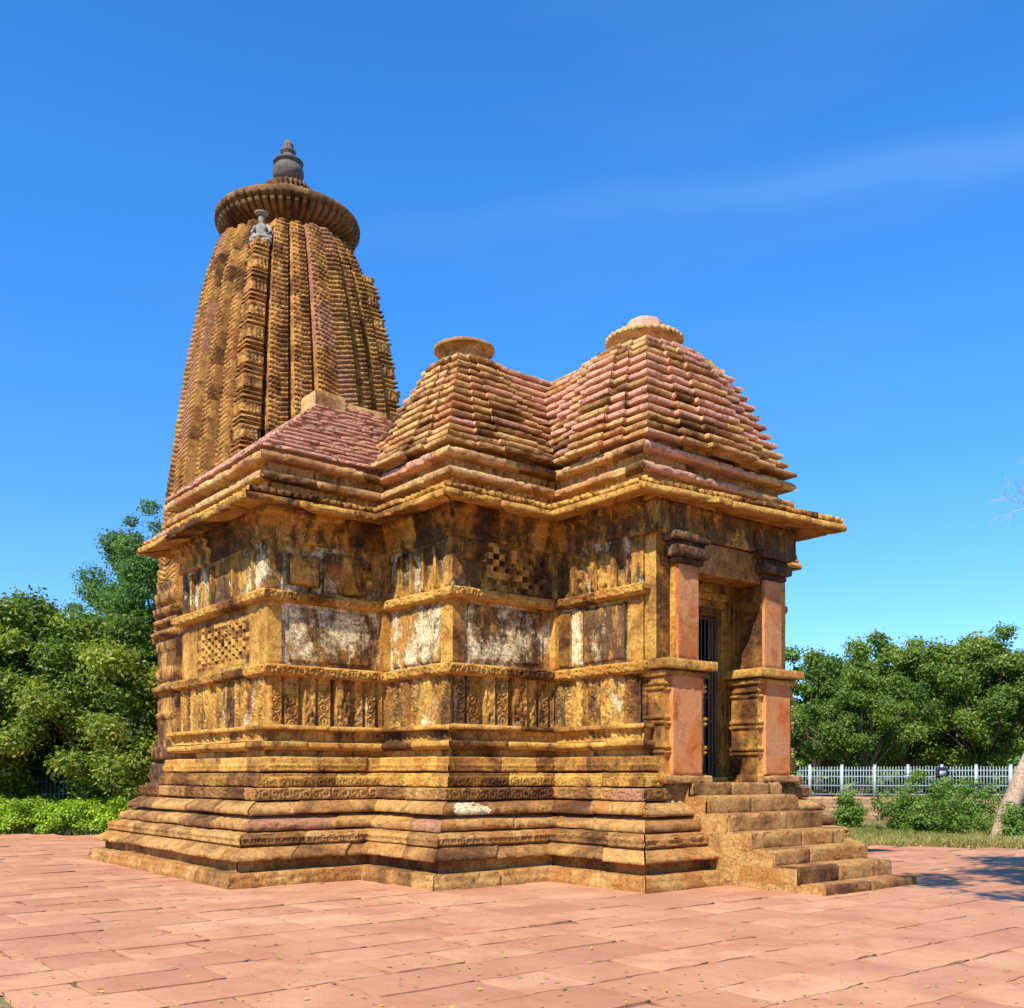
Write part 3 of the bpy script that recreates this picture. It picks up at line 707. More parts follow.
# carved door frame
g = GM()
for k, (hw, zt, y) in enumerate(((1.02, 5.0, 0.62), (0.95, 4.78, 0.66), (0.88, 4.62, 0.70), (0.81, 4.50, 0.74), (0.75, 4.38, 0.78))):
    nxt = ((1.02, 5.0), (0.95, 4.78), (0.88, 4.62), (0.81, 4.50), (0.75, 4.38), (0.68, 4.28))[k+1]
    cv = (figures(0.14, 1, 6, 0.02) if k in (1, 3) else None)
    kw = dict(step=0.03, pst=0.03, blk=(9, 10), jit=0, ero=0.008, mask=(0, 0.1, 0.75), carve=cv)
    for s_ in (-1, 1):
        a_, b_ = (s_*hw, s_*nxt[0]) if s_ < 0 else (nxt[0], hw)
        run(g, (a_, y), (b_, y), 0, 0, [(0, 1.48), (0, zt)], **kw)
        xx = s_*nxt[0]
        P = np.array([[[xx, y, 1.48], [xx, y, zt]], [[xx, y+0.05+(0.25 if k == 4 else 0), 1.48], [xx, y+0.05+(0.25 if k == 4 else 0), zt]]])
        g.grid(P, (0.5, 0, 0.1, 0.2))
    run(g, (-nxt[0], y), (nxt[0], y), 0, 0, [(0, nxt[1]), (0, zt)], **kw)
    g.grid(np.array([[[-hw, y, nxt[1]], [-hw, y+0.3, nxt[1]]], [[hw, y, nxt[1]], [hw, y+0.3, nxt[1]]]]), (0.5, 0, 0.1, 0.2))
block(g, -0.78, 0.78, 0.58, 1.1, 1.47, 1.56, mask=(0, 0.1, 0.2))
g.build('door_frame', M_wall, T)
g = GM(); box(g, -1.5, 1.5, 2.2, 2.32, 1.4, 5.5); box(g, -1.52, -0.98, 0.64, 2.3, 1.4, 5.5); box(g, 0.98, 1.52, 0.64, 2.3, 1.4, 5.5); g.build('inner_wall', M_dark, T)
door = GM()
for x in (-0.66, 0.66, 0.0): box(door, x-0.02, x+0.02, 0.88, 0.91, 1.57, 4.26)
for z in (1.60, 2.9, 4.22): box(door, -0.64, 0.64, 0.885, 0.905, z-0.02, z+0.02)
dr = door.build('door', M_iron, T)
g = GM()
for x in np.linspace(-0.58, 0.58, 13):
    tube(g, [(x, 0.895, 1.57), (x, 0.895, 4.25)], 0.011, 6)
g.build('grille', M_iron, dr)

# ---- staircase
g = GM()
tops = [0.115, 0.34, 0.55, 0.775, 1.03, 1.29, 1.485]
ys = [-2.45, -2.05, -1.65, -1.25, -0.85, -0.45, -0.12]
for k, (zt, y) in enumerate(zip(tops, ys)):
    z0 = tops[k-1]-0.015 if k else -0.04
    yb = 0.5
    prof = [(-0.1, z0), (-0.005, z0), (0, z0+0.01), (0, zt-0.03), (-0.022, zt), (-0.1, zt)]
    hw = 1.12 if k < 5 else 1.06
    ring(g, rect(-hw, 1.15 if k < 5 else 1.1, y, yb), prof, step=0.06, pst=0.04, blk=(0.7, 1.4), jit=0.008, dz=0.004, ero=0.010, chip=0.03, mask=(0, 0, 0.15))
    g.add([(-hw+0.1, y+0.1, zt), (1.0, y+0.1, zt), (1.0, yb, zt), (-hw+0.1, yb, zt)], [[0, 1, 2, 3]])
g.build('staircase', M_base, T)
g = GM()
# plastered cheek beside the steps (stepped outline, left)
for k in range(7):
    y = ys[k]+0.04; zt = tops[k]-0.02
    z0 = tops[k-1]-0.03 if k else -0.04
    run(g, (-1.135, 0.5), (-1.135, y), 0, 0, [(0, z0), (0, zt)], step=0.07, pst=0.05, blk=(9, 10), jit=0, ero=0.012, mask=(0.0, 0.0, 0.1))
g.build('stair_cheek', M_base, T)

# ---- stepped roofs
def interp(prof, z): return float(np.interp(z, [p[1] for p in prof], [p[0] for p in prof]))
def ratha(x0, x1, y0, y1, p, faces):
    """rectangle whose faces step forward twice by p towards the middle; faces: subset of 'LFRB'"""
    out = []
    def side(a, b, n):
        a = np.array(a); b = np.array(b); n = np.array(n)*p; L = b-a
        return [a+L*f+n*k for f, k in ((0, 0), (0.2, 0), (0.2, 1), (0.36, 1), (0.36, 2), (0.64, 2), (0.64, 1), (0.8, 1), (0.8, 0))]
    for nm, a, b, n in (('F', (x0, y0), (x1, y0), (0, -1)), ('R', (x1, y0), (x1, y1), (1, 0)), ('B', (x1, y1), (x0, y1), (0, 1)), ('L', (x0, y1), (x0, y0), (-1, 0))):
        out += side(a, b, n) if nm in faces else [np.array(a)]
    return [tuple(v) for v in out]
def roof(name, mat, footf, z0, z1, nt, faces, pinkf, step=0.07, p=0.085, lip=0.075, fineall=True, sootv=0.32, ext=0):
    gm = GM(); dzt = (z1-z0)/nt
    for k in range(nt):
        za = z0+k*dzt; zb = za+dzt
        x0, x1, y0, y1 = footf(za)
        pl = ratha(x0, x1, y0, y1, p*(1-0.4*k/nt), faces)
        prof = [(-0.10, za), (-0.13, za+dzt*0.40), (lip-0.002, za+dzt*0.41), (lip, za+dzt*0.42), (lip, za+dzt*0.80), (lip-0.003, za+dzt*0.815), (-0.12, za+dzt*1.0), (-0.24, zb+0.01)]
        ring(gm, pl, prof, step=step if fineall else 0.5, pst=0.05 if fineall else 1, blk=(0.5, 1.5), jit=0.012 if lip > 0.02 else 0.005, dz=0.006, ero=0.003 if fineall else 0, chip=0.022, groove=0.012, mask=(pinkf(k/nt), 0.42 if lip > 0.02 else 0.5, sootv))
    x0, x1, y0, y1 = footf(z1)
    gm.add([(x0, y0, z1), (x1, y0, z1), (x1, y1, z1), (x0, y1, z1)], [[0, 1, 2, 3]])
    x0, x1, y0, y1 = footf(z0)
    # inner solid under the courses
    P = []
    for z in np.linspace(z0, z1, 9):
        a, b_, c_, d_ = footf(z); P.append([(a+0.1, c_+0.1, z-0.03), (b_-0.1, c_+0.1, z-0.03), (b_-0.1, d_-0.1, z-0.03), (a+0.1, d_-0.1, z-0.03)])
    gm.grid(np.array(P).transpose(1, 0, 2), wrap=True)
    return gm.build(name, mat, T)
PR = [(1.76, 6.58), (1.66, 6.75), (1.50, 7.13), (1.30, 7.65), (1.08, 8.18), (0.84, 8.50), (0.56, 8.76)]
ph = lambda z: interp(PR, z)
roof('roof', M_roof, lambda z: (-ph(z), ph(z), 1.92-ph(z), 2.55), 6.60, 8.76, 13, 'FLR', lambda f: 0.12 if f < 0.2 else (0.85 if f < 0.75 else 0.65))
roof('ridge_roof', M_roof, lambda z: (-ph(z)+0.10, ph(z)-0.10, 2.3, 6.2), 6.60, 8.80, 13, '', lambda f: 0.55)
M1 = [(1.45, 6.58), (1.30, 6.75), (1.12, 7.0), (0.98, 7.35), (0.77, 7.8), (0.63, 8.05), (0.50, 8.3), (0.40, 8.6)]
mh = lambda z: interp(M1, z)
for sg in (-1, 1):
    roof('roof', M_roof, lambda z: (sg*2.48-mh(z), sg*2.48+mh(z), 3.8-mh(z)*1.08, 3.8+mh(z)*1.05), 6.60, 8.60, 13, 'FLRB', lambda f: 0.07, fineall=(sg < 0), p=0.06)
    def fb(z):
        xa = 3.55-(z-6.6)*0.80; return (-xa if sg < 0 else 0.0, 0.0 if sg < 0 else xa, 2.42+0.63*(z-6.6), 5.7-0.1*(z-6.6))
    roof('ridge_roof', M_roof, fb, 6.60, 8.80, 13, '', lambda f: 0.2+0.75*f, fineall=(sg < 0))
# ridges are newly laid pink stone
tl = lambda z: max(0.12, 2.05*(1-(z-6.6)/1.80))
for sg in (-1, 1):
    def ft(z, sg=sg):
        h = tl(z); e = 6.06-(z-6.6)*1.22
        return (-e, 0, 6.18-h, 6.18+h) if sg < 0 else (0, e, 6.18-h, 6.18+h)
    roof('transept_roof', M_pink, ft, 6.60, 8.30, 15, '', lambda f: 0.9, p=0.0, lip=0.012, fineall=(sg < 0), sootv=-0.25)
roof('rear_roof', M_pink, lambda z: (-3.9+(z-6.6)*1.7, 3.9-(z-6.6)*1.7, 6.2, 12-(z-6.6)*1.7), 6.6, 7.9, 8, '', lambda f: 0.9, p=0, lip=0.03, fineall=False)
g = GM(); block(g, -4.22, -3.62, 5.90, 6.46, 8.14, 8.46, bev=0.012, mask=(0.0, 0.5, -0.3)); block(g, -3.5, -2.7, 5.98, 6.38, 8.20, 8.40, bev=0.03, mask=(0, 0.2, 0.5))
g.build('ridge_stone', M_roof, T)
# pink ridge courses of the middle and porch roofs
# roof finials
g = GM()
lathe(g, -2.48, 3.80, [(z_[0], z_[1]-0.23) for z_ in [(0.40, 8.78), (0.36, 8.90), (0.36, 9.02), (0.46, 9.08), (0.52, 9.10), (0.525, 9.115), (0.525, 9.155), (0.50, 9.17), (0.34, 9.22), (0.30, 9.26), (0.12, 9.28), (0, 9.28)]], 56, ero=0.012, mask=(0.3, 0, 0.0, 0.2))
g.build('finial_disc', M_roof, T)
g = GM()
lathe(g, 2.48, 3.80, [(z_[0], z_[1]-0.23) for z_ in [(0.40, 8.78), (0.36, 8.90), (0.36, 9.02), (0.46, 9.08), (0.52, 9.10), (0.525, 9.115), (0.525, 9.155), (0.50, 9.17), (0.34, 9.22), (0.30, 9.26), (0.12, 9.28), (0, 9.28)]], 32, ero=0.012, mask=(0.3, 0, 0.0, 0.2))
g.build('finial_disc', M_roof, T)
g = GM()
md = lambda th, r, z: r*(1+(0.045*np.cos(th*34) if 8.95 < z < 9.2 else 0))
lathe(g, 0, 1.92, [(0.52, 8.70), (0.46, 8.84), (0.46, 8.98), (0.60, 9.045), (0.65, 9.06), (0.65, 9.12), (0.62, 9.14), (0.50, 9.19), (0.34, 9.22)], 136, mod=md, ero=0.01, mask=(0.3, 0, 0.1, 0.1))
lathe(g, 0, 1.92, [(0.34, 9.22), (0.31, 9.27), (0.31, 9.36), (0.27, 9.43), (0.16, 9.48), (0, 9.49)], 40, ero=0.02, mask=(0.5, 1, 0, 0))
g.build('finial_disc', M_roof, T)

# ================================================================== SPIRE (own part of the temple)
SC = (0.0, 15.6)
HP = [(3.36, 0), (3.36, 6.6), (3.32, 7.3), (3.20, 8.7), (2.98, 10.4), (2.78, 11.8), (2.64, 12.8), (2.49, 13.6), (2.20, 15.0), (1.97, 15.8), (1.74, 16.3), (1.45, 16.62), (1.0, 16.8)]
def hz(z): return np.interp(z, [p[1] for p in HP], [p[0] for p in HP])
# plan of one face: (depth, tangent, kind) kinds 0 corner column, 1 and 2 ribs, 3 centre rib, 9 groove
half = [(0.80, -0.80, 0), (0.80, -0.635, 0), (0.64, -0.632, 9), (0.64, -0.60, 9), (0.875, -0.598, 1), (0.875, -0.425, 1), (0.72, -0.422, 9), (0.72, -0.39, 9),
        (0.95, -0.388, 2), (0.95, -0.225, 2), (0.80, -0.222, 9), (0.80, -0.195, 9), (1.03, -0.192, 3)]
face = half + [(d, -t, k) for d, t, k in half[::-1]]
ringp = []
for fi in range(4):
    a = -pi/2+fi*pi/2    # outward direction
    for (d, t, k), (d2, t2, k2) in zip(face, face[1:]):
        nsub = max(1, int(math.hypot(d2-d, t2-t)*3.0/0.045)) if fi in (0, 3) else 1
        for j in range(nsub):
            f = j/nsub; dd = d+(d2-d)*f; tt = t+(t2-t)*f
            kk_ = k if (k == k2) else (k if k != 9 else k2)
            nd = 1.0 if abs(d2-d) < 1e-6 else 0.4
            x = dd*cos(a)-tt*sin(a); y = dd*sin(a)+tt*cos(a)
            nx, ny = (cos(a), sin(a)) if k != 0 or j > 0 else ((cos(a)+cos(a-pi/2)), (sin(a)+sin(a-pi/2)))
            ringp.append((x, y, nx*nd, ny*nd, kk_ if not (k == 9 and k2 == 9) else 9, tt))
RP = np.array(ringp)
def spire_off(kind, z, t, h):
    ta = t*h
    at_ = np.abs(t)
    de = np.where(kind == 1, np.minimum(at_-0.425, 0.598-at_), np.where(kind == 2, np.minimum(at_-0.225, 0.388-at_), 0.192-at_))*h
    de = np.clip(de, 0, 1)
    c = ((z+de*0.30)/0.130) % 1; k = np.floor((z+de*0.30)/0.130)
    ed_ = de < 0.11
    saw = np.where(c < 0.34, np.where(ed_, -0.10, -0.055), np.where(ed_, -0.012, 0.012))
    cell = np.where(ed_, 0.0, 0.007*np.clip(2.5*np.sin(ta*2*pi/0.11+k*pi), -1, 1)+0.007*np.clip(2*vnoise(ta, 3, z, 9, 31), -1, 1))
    saw = saw-0.03*(de < 0.04)
    b = (z/0.66) % 1
    kar = np.where(b < 0.42, 0.045+0.018*np.sign(np.sin(ta*2*pi/0.10))+0.02*vnoise(ta, 1, z, 20, 30), np.where(((b-0.42)/0.58*3) % 1 < 0.55, 0.075-0.02*((b-0.42)/0.58), -0.20))
    return np.where(kind == 0, kar, np.where(kind == 9, -0.0, saw+cell))
zl = np.unique(np.concatenate([np.arange(6.6, 16.16, 0.028), [16.17, 16.18]]))
Zg = np.broadcast_to(zl[None, :], (len(RP), len(zl))); Hh = hz(zl)[None, :]
K = RP[:, 4][:, None]; Tn = RP[:, 5][:, None]
O = spire_off(K, Zg, Tn, Hh)
# corner columns stop lower and the ribs close in near the top
sc_ = np.where((K == 0) & (Zg > 15.38), 0.72, 1.0)
sc_ = np.where(Zg > 16.175, 0.6, sc_)
er = 0.009*vnoise(RP[:, 0][:, None]*Hh, RP[:, 1][:, None]*Hh, Zg, 6, 33)
Xg = SC[0]+RP[:, 0][:, None]*Hh*sc_+RP[:, 2][:, None]*(O+er); Yg = SC[1]+RP[:, 1][:, None]*Hh*sc_+RP[:, 3][:, None]*(O+er)
Mk = np.zeros(Xg.shape+(4,)); ci = np.floor(Zg/0.465).astype(np.int64); ki = (np.floor(Tn*6)+K*7).astype(np.int64)+0*ci
Mk[..., 0] = _h(ci, ki, ki*0, 2); Mk[..., 1] = ((_h(ci//3, ki, ki*0, 3) > 0.7)*0.7)*(Zg > 9)*(K == 3) + 0*ki
Mk[..., 2] = 0.05; Mk[..., 3] = 0.25
g = GM(); g.grid(np.stack([Xg, Yg, Zg], -1), Mk, wrap=True)
spire = g.build('spire', M_spire, T)
# spire walls below: same plan with mouldings
WP = [(1.1, -0.05), (1.12, 0.2), (0.9, 0.22), (0.9, 0.38), (1.0, 0.42), (0.98, 0.5), (0.78, 0.56), (0.8, 0.72), (0.6, 0.78), (0.62, 0.95), (0.42, 1.0), (0.48, 1.15), (0.3, 1.2), (0.35, 1.38), (0.2, 1.42),
      (0.26, 1.6), (0.2, 1.7), (0.23, 1.85), (0.05, 1.9), (0.05, 1.98), (0.16, 2.0), (0.18, 2.3), (0.08, 2.34), (0.1, 2.5), (0.0, 2.52), (0.0, 3.05), (0.05, 3.08), (0.05, 3.2), (0.0, 3.22), (0.0, 3.7), (0.16, 3.76), (0.18, 3.86), (-0.04, 3.96),
      (-0.04, 4.06), (0.05, 4.1), (0.05, 4.3), (0, 4.32), (0, 4.8), (0.05, 4.84), (0.05, 5.05), (0.0, 5.08), (0.2, 5.2), (0.22, 5.27), (0.02, 5.36), (-0.05, 5.45), (0.12, 5.5), (0.14, 5.6), (-0.03, 5.68), (0.12, 5.76), (0.14, 5.9), (-0.06, 5.98), (0.08, 6.1), (0.1, 6.3), (0, 6.36), (0.04, 6.6), (0, 6.62)]
# left silhouette: pilaster grooves narrower on the walls
P = np.array(WP); Pz = dens([tuple(p) for p in WP], 0.12)
offs = Pz[:, 0][None, :]; zz = Pz[:, 1][None, :]
sgn = np.where(RP[:, 4][:, None] == 9, 1.0, 1.0)
dirx = RP[:, 0][:, None]; diry = RP[:, 1][:, None]
mxr = np.maximum(np.abs(dirx), np.abs(diry))
Xw = SC[0]+dirx*(3.36*0.99+offs*1.0/1.0*0.9)+0*zz; Yw = SC[1]+diry*(3.36*0.99+offs*0.9)+0*zz
ern = 0.02*vnoise(Xw, Yw, zz, 5, 44); Xw = Xw+dirx*ern; Yw = Yw+diry*ern
Mk = np.zeros(Xw.shape+(4,)); Mk[..., 0] = _h(np.floor(zz/0.4).astype(np.int64)+0*ki[:, :1], ki[:, :1]+0*np.floor(zz).astype(np.int64), 0*ki[:, :1]+0*np.floor(zz).astype(np.int64), 6); Mk[..., 3] = np.where(zz < 2.6, 1.0, 0.7); Mk[..., 2] = 0.1
g = GM(); g.grid(np.stack([Xw, Yw, zz+0*Xw], -1), Mk, wrap=True)
box(g, -2.4, 2.4, 12.0, 13.2, 0, 7.2)
g.build('sanctum_wall', M_spire, T)
# neck, amalaka, crown and pot finial
g = GM()
lathe(g, SC[0], SC[1], [(1.45, 15.2), (1.30, 16.2), (1.28, 16.55)], 64, ero=0.02, mask=(0.3, 0, 0, 0.5))
g.build('spire_neck', M_spire, spire)
g = GM()
def am(th, r, z):
    return r*np.where(np.cos(th*56) > -0.35, 1.0, 0.88) if 16.45 < z < 16.83 else r+0*th
lathe(g, SC[0], SC[1], [(1.15, 16.36), (1.28, 16.40), (1.32, 16.44), (1.50, 16.47), (1.66, 16.52), (1.78, 16.58), (1.87, 16.64), (1.91, 16.70), (1.89, 16.78), (1.95, 16.80), (1.98, 16.83), (1.99, 16.93), (1.97, 16.99), (1.90, 17.03), (1.80, 17.05)], 896, mod=am, mask=(0.35, 0, 0.15, 0.35))
def am2(th, r, z): return r*(1+0.02*np.sign(np.cos(th*45))) if 17.0 < z < 17.25 else (r*(1+0.05*np.cos(th*30)) if z > 17.85 else r+0*th)
lathe(g, SC[0], SC[1], [(1.80, 17.02), (1.74, 17.05), (1.62, 17.2), (1.50, 17.26), (1.40, 17.30), (1.25, 17.42), (1.1, 17.48), (0.95, 17.56), (0.80, 17.68), (0.62, 17.74), (0.62, 17.86), (0.66, 17.92), (0.60, 17.99), (0.45, 18.0), (0.1, 18.0)], 400, mod=am2, mask=(0.25, 0, 0.05, 0.4))
g.build('ribbed_disc', M_disc, spire)
g = GM()
pf = [(0.36, 17.96), (0.30, 18.02), (0.24, 18.07)]+[(0.05+0.38*math.sin(a_), 18.43-0.33*math.cos(a_)) for a_ in np.linspace(0.62, 2.25, 12)]
pf += [(0.36, 18.66), (0.41, 18.69), (0.42, 18.73), (0.37, 18.77), (0.25, 18.84), (0.17, 18.92), (0.16, 18.97), (0.21, 19.0), (0.22, 19.04), (0.17, 19.08), (0.12, 19.12), (0.15, 19.18), (0.14, 19.24), (0.08, 19.33), (0.03, 19.39), (0.0, 19.42)]
lathe(g, SC[0], SC[1], pf, 48, mask=(0.3, 0, 0.2, 0.1))
g.build('pot_finial', M_grey, spire, smooth=True)
# seated sculpture on the near corner column
st = empty('sculpture', (-1.47, 15.6-1.47, 15.36), radians(-45)); st.parent = T
def fig():
    gm = GM()
    box(gm, -0.27, 0.27, -0.18, 0.2, 0.0, 0.07)
    tube(gm, [(-0.26, -0.02, 0.13), (-0.12, -0.16, 0.12), (0.05, -0.18, 0.13)], [0.07, 0.075, 0.05], 10)
    tube(gm, [(0.26, -0.02, 0.13), (0.12, -0.13, 0.14), (-0.05, -0.15, 0.15)], [0.07, 0.075, 0.05], 10)
    tube(gm, [(0, 0, 0.07), (0, 0, 0.2), (0, 0, 0.34), (0, 0, 0.44), (0, 0, 0.5), (0, 0, 0.53)], [0.15, 0.13, 0.14, 0.16, 0.10, 0.05], 14)
    for s_ in (-1, 1):
        tube(gm, [(s_*0.15, 0, 0.47), (s_*0.24, -0.02, 0.33), (s_*0.22, -0.1, 0.2), (s_*0.1, -0.17, 0.19)], [0.05, 0.045, 0.04, 0.035], 8)
    tube(gm, [(0, 0, 0.5), (0, 0, 0.56), (0, -0.01, 0.64), (0, 0, 0.71), (0, 0, 0.75), (0, 0, 0.76)], [0.05, 0.06, 0.085, 0.075, 0.04, 0.0], 12)
    lathe(gm, 0, 0.0, [(0.0, 0.75), (0.17, 0.77), (0.18, 0.80), (0.1, 0.84), (0, 0.85)], 24)
    tube(gm, [(-0.24, 0.05, 0.07), (-0.24, 0.05, 0.45), ], [0.03, 0.03], 6); tube(gm, [(0.24, 0.05, 0.07), (0.24, 0.05, 0.45)], [0.03, 0.03], 6)
    return gm
M_pale = stone('pale_sculpture_stone', [(0.2, 0.18, 0.15), (0.36, 0.33, 0.28), (0.5, 0.46, 0.4)])
fig().build('figure', M_pale, st, smooth=False)
st.name = 'sculpture'

# ================================================================== VEGETATION
def leaf_cloud(gm, centers, radii, counts, size, seed, flat=0.75, shell=0.6, base_t=0.5, updown=0.35, aspect=0.55):
    r = np.random.default_rng(seed)
    for (c, R, n) in zip(centers, radii, counts):
        d = r.normal(size=(n, 3)); d /= np.linalg.norm(d, axis=1)[:, None]
        rad = R*(shell+(1-shell)*r.random(n))*(0.7+0.75*r.random(n)**2.5)
        p = np.array(c)+d*rad[:, None]*np.array([1, 1, flat])
        nrm = d*0.6+r.normal(size=(n, 3))*0.55+np.array([0, 0, updown]); nrm /= np.linalg.norm(nrm, axis=1)[:, None]
        a = np.cross(nrm, r.normal(size=(n, 3))); a /= np.linalg.norm(a, axis=1)[:, None]; b = np.cross(nrm, a)
        L = size*(0.6+0.8*r.random(n))[:, None]
        tip = p+a*L; root = p-a*L; s1 = p+b*L*aspect+nrm*L*0.15; s2 = p-b*L*aspect+nrm*L*0.15
        V = np.stack([root, s1, tip, s2], 1).reshape(-1, 3); Q = np.arange(4*n).reshape(-1, 4)
        ct = base_t+r.uniform(-0.22, 0.22)
        tt = np.clip(ct+r.normal(size=n)*0.16, 0, 1)
        M = np.zeros((4*n, 4)); M[:, 0] = np.repeat(tt, 4)
        gm.add(V, Q, mask=M)
def make_tree(name, mat, H, R, seed, leaf=0.13, nclump=70, per=330, trunk_r=0.22, crown0=0.25, bark=None, flat=0.8, label=None, cat='tree', group=None, clumpR=(0.4, 0.85), base_t=0.5, tf=0.45):
    r = np.random.default_rng(seed); root = empty(name, (0, 0, 0), 0, label, cat, group)
    tk = GM(); tr = GM(); cz = H*(1+crown0)/2; rz = H*(1-crown0)/2
    cen = []; rad = []
    # main limbs
    top = H*tf
    tpts = [(0, 0, -0.2)]+[(r.normal()*0.08*k, r.normal()*0.08*k, top*k/4) for k in range(1, 5)]
    tube(tk, tpts, [trunk_r*1.25, trunk_r, trunk_r*0.85, trunk_r*0.75, trunk_r*0.6], 10)
    while len(cen) < nclump:
        d = r.normal(size=3); d /= np.linalg.norm(d)
        f = 0.35+0.6*r.random()**0.6
        wob = 1+0.28*math.sin(3*math.atan2(d[1], d[0])+seed)+0.15*math.sin(5*math.atan2(d[1], d[0])+2*seed)+0.18*r.normal()
        p = np.array([d[0]*R*f*wob, d[1]*R*f*wob, cz+d[2]*rz*f*(1+0.12*r.normal())])
        if p[2] < H*crown0*0.6: continue
        cen.append(p); rad.append(r.uniform(*clumpR))
    for i in range(0, nclump, 3):
        p = cen[i]; a = np.array(tpts[2+i % 3]); mid = (a+p)/2+np.array([0, 0, 0.03*H])+r.normal(size=3)*0.2
        tube(tk, [a, mid, p], [trunk_r*0.45, trunk_r*0.26, trunk_r*0.08], 6)
    leaf_cloud(tr, cen, rad, [int(per*(q_/0.7)**2) for q_ in rad], leaf, seed+1, flat=flat, base_t=base_t)
    tk.build('trunk', bark or M_bark, root, smooth=True); tr.build('crown', mat, root)
    return root
def copy_tree(o, loc, rz, sc, label):
    c = o.copy(); COL.objects.link(c); c.location = loc; c.rotation_euler = (0, 0, rz); c.scale = (sc, sc, sc) if not hasattr(sc, '__len__') else sc; c['label'] = label
    for ch in o.children:
        d = ch.copy(); COL.objects.link(d); d.parent = c
    return c
GL = 'broad-leaved trees left of the temple'; GR = 'trees behind the right-hand fence'
def at(px, Y): return ((px-512)/1000*Y, Y, -0.05)
TL = make_tree('broadleaf_tree', M_leafL, 7.4, 3.3, 11, leaf=0.075, nclump=150, per=850, crown0=0.06, group=GL, label='broad-leaved tree at the left edge of the photo, above the grey fence')
TL.location = at(22, 32)
TL2 = make_tree('broadleaf_tree', M_leafL, 7.2, 3.0, 23, leaf=0.075, nclump=140, per=850, crown0=0.06, group=GL, label='broad-leaved tree touching the left side of the temple, behind the bright hedge', base_t=0.56)
TL2.location = at(118, 29.5); TL2.scale = (0.92, 0.92, 0.84)
copy_tree(TL, at(-75, 31), 2.1, 1.05, 'broad-leaved tree cut by the left border of the photo')
copy_tree(TL2, at(66, 36), 1.3, 0.98, 'broad-leaved tree standing back between the two nearer ones left of the temple')
copy_tree(TL, at(140, 38), 4.0, 0.9, 'broad-leaved tree half hidden behind the left side of the plinth')
tall = make_tree('feathery_tree', M_leafT, 13.2, 2.3, 37, leaf=0.06, nclump=150, per=750, crown0=0.30, flat=0.75, trunk_r=0.3, label='tall feathery tree rising above the others beside the temple tower', clumpR=(0.4, 0.85), base_t=0.6)
tall.location = at(148, 44)
TR = make_tree('bushy_tree', M_leafR, 8.6, 4.2, 41, leaf=0.085, nclump=120, per=700, crown0=0.2, group=GR, label='rounded tree behind the white fence, middle of the right-hand row', base_t=0.5)
TR.location = at(905, 50)
TR2 = make_tree('bushy_tree', M_leafR, 8.0, 3.6, 52, leaf=0.085, nclump=75, per=700, crown0=0.28, group=GR, label='looser dark tree just right of the porch pillar', base_t=0.40)
TR2.location = at(820, 52)
copy_tree(TR, at(985, 48), 2.0, 0.98, 'dense tree behind the leaning white trunk')
copy_tree(TR2, at(950, 55), 3.1, 1.10, 'dark green tree between the rounded one and the right border')
copy_tree(TR, at(1080, 50), 4.4, 1.0, 'tree cut by the right border of the photo')
copy_tree(TR2, at(862, 46), 1.0, 0.78, 'lower tree filling the gap beside the porch pillar')
copy_tree(TR, at(700, 60), 0.4, 1.0, 'tree far behind the temple porch')
# a far wood that closes the horizon
g = GM(); r_ = np.random.default_rng(5); cs = []; rs = []
for x in np.linspace(-95, 95, 90):
    for k in range(5): cs.append((x+r_.normal(), 84+r_.normal()*3, r_.uniform(0.0, 6.0))); rs.append(r_.uniform(1.6, 2.8))
for x in np.linspace(-60, 60, 80):
    for k in range(2): cs.append((x+r_.normal()*0.5, 66+r_.normal(), r_.uniform(0.2, 2.4))); rs.append(r_.uniform(1.2, 1.7))
leaf_cloud(g, cs, rs, [260]*len(cs), 0.30, 77, base_t=0.42)
o = g.build('far_wood', M_leafR); tag(o, kind='stuff')
# hedge
def hedge_mesh(gm, x0, x1, y0, y1, h, n, size, seed):
    cs = []; rs = []; r = np.random.default_rng(seed)
    for i in range(n):
        cs.append((r.uniform(x0, x1), r.uniform(y0, y1), r.uniform(0.12, h-0.16))); rs.append(r.uniform(0.18, 0.3))
    leaf_cloud(gm, cs, rs, [110]*n, size, seed, flat=0.8, base_t=0.6, updown=0.6)
g = GM(); hedge_mesh(g, -2.6, 2.8, -0.7, 0.7, 0.98, 330, 0.045, 3)
o = g.build('hedge', M_hedge, loc=(-12.9, 28.0, 0)); o.rotation_euler = (0, 0, -0.12)
tag(o, 'low bright yellow-green hedge along the left edge of the paving', 'hedge')
# shrubs on the right
def shrub(px, Y, R, H, seed, label, mat=M_shrub):
    gm = GM(); r = np.random.default_rng(seed); n = int(90*R*H)+(20 if R > 0.2 else 6)
    cs = [(r.normal()*R*0.42, r.normal()*R*0.4, abs(r.normal())*H*0.36+0.15) for _ in range(n)]; assert n >= 14
    cs = [(a, b, min(c, H*(1-0.35*(a*a+b*b)/(R*R)))) for a, b, c in cs]
    leaf_cloud(gm, cs, [r.uniform(0.16, 0.3) for _ in cs], [110]*n, 0.038, seed, base_t=0.6, updown=0.5)
    root = empty('shrub', at(px, Y), 0, label, 'shrub', 'shrubs in front of the brick wall')
    gm.build('foliage', mat, root)
    s = GM()
    for k in range(14):
        a = cs[k]; tube(s, [(a[0]*0.2, a[1]*0.2, 0), (a[0]*0.6, a[1]*0.6, a[2]*0.6), a], [0.025, 0.018, 0.006], 5)
    s.build('stem', M_bark, root)
shrub(925, 27.2, 1.15, 1.65, 61, 'round light green shrub in front of the brick wall, nearest the stairs')
shrub(964, 28.0, 0.9, 1.5, 62, 'green shrub between the round shrub and the leaning trunk')
shrub(1034, 28.5, 0.8, 1.4, 63, 'shrub behind the leaning trunk at the right border')
